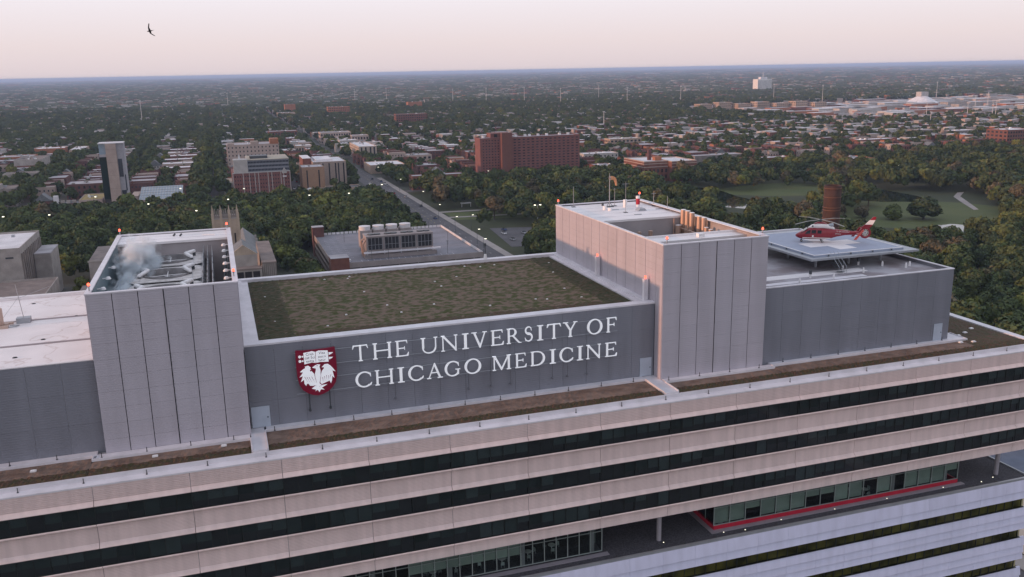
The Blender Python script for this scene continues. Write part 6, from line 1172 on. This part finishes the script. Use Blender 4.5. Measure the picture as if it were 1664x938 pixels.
def addz(x0, x1, y0, y1, st, keep, smin, smax, probs, clear=True, city=False):
    X, Y = scatter(x0, x1, y0, y1, st, keep); s = rng.uniform(smin, smax, X.size); ok = reject(X, Y, s, clear)
    if city:
        for sx_ in STX+STX2: ok &= ~(np.abs(X-sx_) < 2.5)
    X, Y, s = X[ok], Y[ok], s[ok]; TX.extend(X); TY.extend(Y); TS.extend(s); TK.extend(rng.choice(6, X.size, p=probs))
P0 = [0.3, 0.27, 0.2, 0.17, 0.03, 0.03]; PP = [0.28, 0.21, 0.2, 0.15, 0.09, 0.07]; PM = [0.32, 0.28, 0.2, 0.17, 0.02, 0.01]
addz(-560, 128, 392, 545, 8.6, 0.93, 0.95, 1.25, PM); addz(-560, 126, 545, 590, 9, 0.8, 0.42, 0.62, P0)                 # tree belt
addz(56, 129, 374, 392, 8.6, 0.9, 0.8, 1.1, PM); addz(-56, 56, 340, 392, 9, 0.75, 0.7, 1.1, PP); addz(38, 57, 262, 345, 8, 0.85, 0.7, 1.0, [0.2, 0.1, 0.2, 0.1, 0.3, 0.1])
addz(-58, -40, 225, 345, 9, 0.4, 0.5, 0.8, PP)
addz(157, 330, 76, 345, 8.8, 0.95, 0.8, 1.35, PP); addz(157, 960, 345, 588, 10.0, 0.80, 0.75, 1.3, PP); addz(330, 960, 20, 345, 9.6, 0.9, 0.8, 1.35, PP)
addz(222, 420, -60, 76, 10, 0.9, 0.8, 1.3, PP)
def rowz(x, y0, y1, keep, smin, smax, st=8.5):
    Y = np.arange(y0, y1, st); Y = Y[rng.rand(Y.size) < keep]; X = x+rng.uniform(-1.2, 1.2, Y.size); s = rng.uniform(smin, smax, Y.size); ok = reject(X, Y, s, False) | (np.abs(X-12) < 9)
    TX.extend(X[ok]); TY.extend(Y[ok]); TS.extend(s[ok]); TK.extend(rng.choice(6, int(ok.sum()), p=PM))
for x_ in (5.5, 18.5, -141.5, -128.5, -122, -1): rowz(x_, 612, 1350, 0.9, 0.85, 1.2)
for x_ in (-68, -56, 71, 83, -214, -202): rowz(x_, 612, 1350, 0.6, 0.7, 1.0)
for x_ in (158, 165): rowz(x_, 622, 733, 0.85, 0.7, 1.0); rowz(x_, 780, 858, 0.9, 0.7, 1.0)
for x_ in (157, 127): rowz(x_, 870, 1900, 0.8, 0.7, 1.0)
rowz(127, 700, 870, 0.8, 0.7, 1.0)
addz(-1000, 1500, 606, 1150, 11.5, 0.52, 0.6, 1.0, P0, city=True); addz(-1300, 2300, 1150, 2600, 14.0, 0.74, 0.75, 1.15, P0)
TX, TY, TS, TK = map(np.array, (TX, TY, TS, TK))
top = np.stack([TX, TY, GZ+12*TS], -1); vis = seen(top); px, py, w = pix(top)
infr = (w > 0) & (px > -60) & (px < 1724)
size = np.where(vis, TS/w, 0); order = np.argsort(-size)[:290]; near = set(order.tolist())
groups = {}
GN_NAMES = {0: "dark_tree", 1: "dark_tree", 2: "deep_green_tree", 3: "dark_tree", 4: "yellow_green_tree", 5: "brownish_tree"}
LMK = [((60, 420), "the stone laboratory"), ((182, 280), "the arts tower"), ((262, 312), "the glass roofed studio"), ((365, 350), "the gothic tower"), ((424, 290), "the maroon brick block"), ((555, 270), "the strip window block"), ((640, 390), "the parking garage"), ((711, 290), "the brick walk up"), ((855, 255), "the apartment slab"), ((885, 375), "the small car park"), ((1070, 262), "the brick school"), ((994, 300), "the windsock"), ((1190, 325), "the left pond"), ((1348, 325), "the rust red smokestack"), ((1505, 345), "the park lawn"), ((1565, 368), "the near pond"), ((1450, 300), "the far pond"), ((1600, 520), "the right roof corner"), ((1560, 440), "the grey wing corner"), ((100, 245), "the orange brick hall"), ((20, 300), "the gothic dormitory"), ((700, 330), "the main road")]
def where(x, y):
    a, b_, w_ = pix((x, y, GZ+8)); (lx, ly), nm = min(LMK, key=lambda l: (l[0][0]-a)**2+(l[0][1]-b_)**2); dx, dy = a-lx, b_-ly; d = math.hypot(dx, dy)
    return ("just " if d < 32 else "well " if d > 70 else "") + (("right of " if dx > 0 else "left of ") if abs(dx) > abs(dy) else ("below " if dy > 0 else "above ")) + nm
def where_old(x, y): return ("in the belt of trees behind the hospital" if x < 128 and y > 385 else "behind the left tower near the stone buildings" if x < 128 else "in the park close right of the hospital" if y < 340 and x < 420 else "in the park by the ponds" if y < 592 else "on the streets beyond the park")
kindw = ["broad dark green tree", "broad dark green tree", "deep green dense tree", "broad dark green tree", "yellow green leafy tree", "brownish leafy tree"]
for i in order:
    k = int(TK[i]); mi_ = [0, 1, 2, 3, (5 if i % 2 else 7), 6][k]; wv = where(TX[i], TY[i])
    szw = "large " if TS[i] > 1.12 else "small " if TS[i] < 0.9 else ""; t = thing(("leafy_tree", "leafy_tree", "dense_tree", "leafy_tree", "yellow_green_tree", "brownish_tree")[k], szw + kindw[k] + " " + wv, "tree", (TX[i], TY[i], GZ), rng.uniform(0, 6.28), szw + kindw[k].replace("tree", "trees") + " " + wv)
    t.scale = (TS[i], TS[i], TS[i]*rng.uniform(0.9, 1.1)); put("crown", NEAR[mi_], t, (0,0,0)); put("trunk", NT[i % 3], t, (0,0,0))
def single(x, y, s, mi_, label, sz=1.0):
    t = thing("park_tree", label, "tree", (x, y, GZ), 1.0); t.scale = (s, s, s*sz); put("crown", NEAR[mi_], t, (0,0,-3.6)); put("trunk", NT[0], t, (0,0,-1))
single(414, 331, 1.95, 2, "broad rounded tree standing alone in the middle of the park lawn", 0.72); single(398, 338, 1.2, 0, "smaller tree touching the rounded one on the park lawn", 0.8); single(386, 350, 0.95, 6, "small brownish tree left of the rounded lawn tree", 0.9)
single(-46, 328, 0.78, 5, "yellow green tree between the laboratory and the stepped complex"); single(-57, 322, 0.62, 0, "small dark tree beside the pale stone laboratory wall"); single(368, 372, 1.0, 7, "weeping yellow green willow at the pond edge"); single(392, 408, 1.1, 5, "bright yellow green tree by the pond")
# everything else that is tree: instanced stuff
def gn_scatter(name, P, S_, K, meshes, mats_kind="stuff"):
    me = bpy.data.meshes.new(name); n = len(P); me.vertices.add(n); me.vertices.foreach_set("co", np.asarray(P, np.float32).ravel())
    for nm, ty, v in (("sc", 'FLOAT_VECTOR', S_), ("rz", 'FLOAT', rng.uniform(0, 6.283, n)), ("kd", 'INT', K)):
        a = me.attributes.new(nm, ty, 'POINT'); a.data.foreach_set("vector" if ty == 'FLOAT_VECTOR' else "value", np.asarray(v, np.float32 if ty != 'INT' else np.int32).ravel())
    o = bpy.data.objects.new(name, me); COL.objects.link(o); o["kind"] = "stuff"
    ng = bpy.data.node_groups.new(name, 'GeometryNodeTree'); ng.interface.new_socket("Geometry", in_out='INPUT', socket_type='NodeSocketGeometry'); ng.interface.new_socket("Geometry", in_out='OUTPUT', socket_type='NodeSocketGeometry')
    N = ng.nodes; L = ng.links; gi = N.new("NodeGroupInput"); go = N.new("NodeGroupOutput"); ip = N.new("GeometryNodeInstanceOnPoints"); jn = N.new("GeometryNodeJoinGeometry")
    L.new(gi.outputs[0], ip.inputs["Points"]); 
    for src in reversed(meshes):
        so_ = src; oi = N.new("GeometryNodeObjectInfo"); oi.inputs[0].default_value = so_; oi.inputs["As Instance"].default_value = True; L.new(oi.outputs["Geometry"], jn.inputs[0])
    L.new(jn.outputs[0], ip.inputs["Instance"]); ip.inputs["Pick Instance"].default_value = True
    def attr(nm, dt): a = N.new("GeometryNodeInputNamedAttribute"); a.data_type = dt; a.inputs[0].default_value = nm; return a.outputs[0]
    L.new(attr("kd", 'INT'), ip.inputs["Instance Index"]); L.new(attr("sc", 'FLOAT_VECTOR'), ip.inputs["Scale"])
    cb = N.new("ShaderNodeCombineXYZ"); L.new(attr("rz", 'FLOAT'), cb.inputs[2]); L.new(cb.outputs[0], ip.inputs["Rotation"]); L.new(ip.outputs[0], go.inputs[0])
    md = o.modifiers.new("scatter", 'NODES'); md.node_group = ng; return o
# prototype crowns used by the scatter stand in the tree belt as real trees of their own
protos = []
for i, me in enumerate(MID):
    t = thing("distant_tree", "dark tree %s deep inside the belt of trees" % ("one", "two", "three", "four", "five", "six")[i], "tree", (-300+i*18, 500, GZ), 0, "trees inside the belt")
    protos.append(put("crown", me, t, (0,0,0))); put("trunk", NT[0], t, (0,0,0))
m_farl = leafmat("far_hazed_canopy", (0.056, 0.073, 0.050), (0.070, 0.084, 0.052)); m_farl2 = leafmat("far_dark_hazed_canopy", (0.047, 0.064, 0.044), (0.058, 0.073, 0.046))  # distance haze partly put into these greyer leaf colours
pats = []
for i, mm in enumerate((m_farl, m_farl2, m_farl, m_farl2)):
    o = put("grove", patch_mesh(40+i, mm), None, (-1150+i*110, 1250, GZ), kind="stuff"); pats.append(o)
rest = np.array([i for i in range(len(TX)) if i not in near and infr[i]])
far = TY[rest] > 0
P = np.stack([TX[rest], TY[rest], np.full(len(rest), GZ)], -1); s3 = np.stack([TS[rest]]*2+[TS[rest]*rng.uniform(0.85, 1.15, len(rest))], -1)
gn_scatter("woodland", P, s3, TK[rest], protos)
def ring(r0, r1, st, keep, smin, smax):
    X, Y = scatter(-r1*0.30, r1*0.85, r0*0.6, r1, st, keep); d = np.hypot(X-15, Y+95); ok = (d > r0) & (d < r1); X, Y = X[ok], Y[ok]
    q = np.stack([X, Y, np.full(X.size, GZ)], -1); a, b_, w_ = pix(q); ok = (w_ > 0) & (a > -40) & (a < 1704); ok &= ~((X > 1000) & (X < 2200) & (Y > 1150) & (Y < 1760)); q = q[ok]
    s = rng.uniform(smin, smax, len(q)); return q, np.stack([s, s, 0.75+0.35*rng.rand(len(q))], -1)
a1 = ring(2500, 5200, 50, 0.80, 0.85, 1.15); a2 = ring(5200, 11000, 95, 0.82, 1.6, 2.2); a3_ = ring(11000, 26000, 240, 0.8, 4.0, 5.5)
P = np.concatenate([a1[0], a2[0], a3_[0]]); s3 = np.concatenate([a1[1], a2[1], a3_[1]])
gn_scatter("far_woodland", P, s3, rng.randint(0, 4, len(P)), pats)

# ------------------------------------------------------------------ rows of small houses
wallm = [m_brick, m_brickd, m_pinkb, m_bricko, m_stone, m_conc]; roofm = [m_roofw, m_roofg, m_roofb, m_slate]
hp = []
def house_proto(w, d, h, wm, rm, gable, name, label):
    t = thing(name, label, "house", (0, 0, GZ), 0, label.replace("house", "houses"))
    MB().box(-w/2, w/2, -d/2, d/2, 0, h-0.01).build("wall", [wm], t, local=True)
    if gable: MB().prism([(-w/2-0.4, h), (w/2+0.4, h), (0, h+w*0.42)], 1, -d/2-0.4, d/2+0.4).build("roof", [rm], t, local=True)
    else:
        MB().box(-w/2+0.3, w/2-0.3, -d/2+0.3, d/2-0.3, h, h+0.05).build("roof", [rm], t, local=True); MB().box(-w/2, w/2, -d/2, -d/2+0.3, h, h+0.7).box(-w/2, w/2, d/2-0.3, d/2, h, h+0.7).box(-w/2, -w/2+0.3, -d/2+0.31, d/2-0.31, h, h+0.69).box(w/2-0.3, w/2, -d/2+0.31, d/2-0.31, h, h+0.69).build("parapet", [wm], t, local=True)
    MB().box(-w/2+1, -w/2+1.8, d/4, d/4+0.8, h, h+1.8+(1.5 if gable else 0)).build("chimney", [m_brick], t, local=True)
    b = MB(); nf = max(2, int(h/3.2)); nx = max(2, int(w/2.6)); ny = int(d/3.4)
    for j in range(nf):
        z = (j+0.35)*h/nf
        for i in range(nx): x = -w/2+(i+0.5)*w/nx; b.box(x-0.5, x+0.5, -d/2-0.05, -d/2+0.02, z, z+1.4)
        for i in range(ny): y = -d/2+(i+0.5)*d/ny; b.box(-w/2-0.05, -w/2+0.02, y-0.45, y+0.45, z, z+1.4)
    b.build("windows", [m_hglass2], t, local=True, kind="stuff")
    hp.append(t); return t
house_proto(18, 7.6, 8.5, m_brick, m_roofw, False, "flat_roofed_house", "red brick flat roofed house with pale roof on the streets beyond")
house_proto(17, 7.6, 9.5, m_brickd, m_roofg, False, "flat_roofed_house", "dark brick flat roofed house with grey roof on the streets beyond")
house_proto(18, 8.0, 9.0, m_pinkb, m_roofw, False, "flat_roofed_house", "tan flat roofed house with pale roof on the streets beyond")
house_proto(13, 8.0, 6.0, m_conc, m_slate, True, "gabled_house", "pale gabled house with dark slate roof on the streets beyond")
house_proto(17, 9.0, 8.5, m_bricko, m_roofb, False, "flat_roofed_house", "orange brick house with brown flat roof on the streets beyond")
house_proto(20, 26, 10, m_brickd, m_roofg, False, "apartment_house", "large dark brick apartment house on the streets beyond")
HX, HY, HK = [], [], []
sts = [x for x in STX if x > -600]+[140]+STX2
for sx_ in sts:
    for side in (-1, 1):
        y = 650.0
        while y < 2500:
            if int((y-610)/200) != int((y+9-610)/200): y += 16
            y += 9.6
            if rng.rand() < (0.74 if y < 1300 else 0.48) and not (sx_ > 150 and y < 640): HX.append(sx_+side*(20+rng.uniform(-1, 1))); HY.append(y); HK.append(rng.choice(5, p=[0.28, 0.25, 0.2, 0.12, 0.15]) if rng.rand() < 0.93 else 5)
HX, HY, HK = map(np.array, (HX, HY, HK)); ok = np.ones(HX.size, bool)
for (a, c, d, e_) in RECT: ok &= ~((HX > a-10) & (HX < c+10) & (HY > d-6) & (HY < e_+6))
ok &= ~((HX > 1000) & (HY > 1150) & (HY < 1700))
a, b_, w_ = pix(np.stack([HX, HY, np.full(HX.size, GZ+9.)], -1)); ok &= (a > -40) & (a < 1704); HX, HY, HK, w_ = HX[ok], HY[ok], HK[ok], w_[ok]
o_ = np.argsort(w_); used = set(); hbase = [h["label"].replace(" on the streets beyond", "") for h in hp]
for n_, i in enumerate(o_[:280]):
    k = int(HK[i]); src = hp[k]
    lb_ = hbase[k] + " " + where(HX[i], HY[i])
    if k in used: dup(src, (HX[i], HY[i], GZ), 0, lb_, lb_.replace("house", "houses"))
    else: src.location = (HX[i], HY[i], GZ); used.add(k); src["label"] = lb_; src["group"] = lb_.replace("house", "houses")
def boxes(name, X, Y, W, D, H, wk, rk, wm, rm):
    n = len(X); base = np.array([[-1,-1,0],[1,-1,0],[1,1,0],[-1,1,0],[-1,-1,1],[1,-1,1],[1,1,1],[-1,1,1]], float)
    v = base[None]*np.stack([W/2, D/2, H], -1)[:, None, :]+np.stack([X, Y, np.full(n, GZ)], -1)[:, None, :]
    f = np.array([[0,1,5,4],[1,2,6,5],[2,3,7,6],[3,0,4,7],[4,5,6,7]]); F = (f[None]+8*np.arange(n)[:, None, None]).reshape(-1, 4)
    me = bpy.data.meshes.new(name); me.from_pydata(v.reshape(-1, 3).tolist(), [], F.tolist())
    for m in wm+rm: me.materials.append(m)
    mi = np.repeat(wk[:, None], 5, 1); mi[:, 4] = len(wm)+rk; me.polygons.foreach_set("material_index", mi.ravel().astype(np.int32)); me.update()
    return put(name, me, None, (0,0,0), kind="stuff")
i = o_[280:]; n = len(i)
boxes("distant_houses", HX[i], HY[i], rng.uniform(12, 19, n), rng.uniform(7, 10, n), rng.uniform(6.5, 10.5, n), rng.choice(6, n, p=[0.14, 0.2, 0.26, 0.06, 0.18, 0.16]), rng.choice(4, n, p=[0.38, 0.34, 0.18, 0.1]), wallm, roofm)
# far roofs between the trees, out to the horizon
def farboxes(n, r0, r1, smin, smax, hmin, hmax):
    th = rng.uniform(-0.30, 0.93, n); r = np.sqrt(rng.uniform(r0**2, r1**2, n)); X = 15+r*np.sin(th); Y = -95+r*np.cos(th); return X, Y, rng.uniform(smin, smax, n), rng.uniform(smin*0.6, smax*0.6, n), rng.uniform(hmin, hmax, n)
for nm, a in (("suburb_roofs", farboxes(3800, 2450, 5200, 9, 26, 9.5, 14)), ("suburb_roofs", farboxes(3000, 5200, 12000, 16, 70, 10, 14.5)), ("horizon_roofs", farboxes(800, 12000, 26000, 50, 200, 13, 19))):
    n = len(a[0]); boxes(nm, *a, rng.randint(0, 6, n), rng.choice(4, n, p=[0.22, 0.38, 0.2, 0.2]), wallm, roofm)
# rail yard: pale sheds, trailers and stores
n = 900; X = rng.uniform(1020, 2150, n); Y = rng.uniform(1180, 1720, n); u_ = rng.rand(n) < 0.12
boxes("rail_yard_stores", X, Y, np.where(u_, rng.uniform(40, 90, n), rng.uniform(8, 24, n)), np.where(u_, 22, 6.0), np.where(u_, 8, rng.uniform(3, 6, n)), rng.choice(6, n, p=[0.08, 0.04, 0.22, 0.12, 0.24, 0.30]), rng.choice(4, n, p=[0.7, 0.2, 0.07, 0.03]), wallm, roofm)
sheet("rail_yard", [(1010, 1160), (2200, 1160), (2200, 1740), (1010, 1740)], GZ+0.08, mat("yard_gravel", (0.33, 0.28, 0.26), 0.9, var=0.3, scale=0.02))
# ------------------------------------------------------------------ air
hz = bpy.data.materials.new("haze"); hz.use_nodes = True; t = hz.node_tree; t.nodes.remove(t.nodes["Principled BSDF"])
pv = t.nodes.new("ShaderNodeVolumePrincipled"); pv.inputs["Color"].default_value = (0.50, 0.66, 0.95, 1); pv.inputs["Density"].default_value = 0.000065; pv.inputs["Anisotropy"].default_value = 0.0
t.links.new(pv.outputs[0], t.nodes["Material Output"].inputs["Volume"])
hb = MB().box(-56000, 56000, -56000, 56000, GZ-1.0, 47.0).build("haze", [hz], None, kind="stuff")
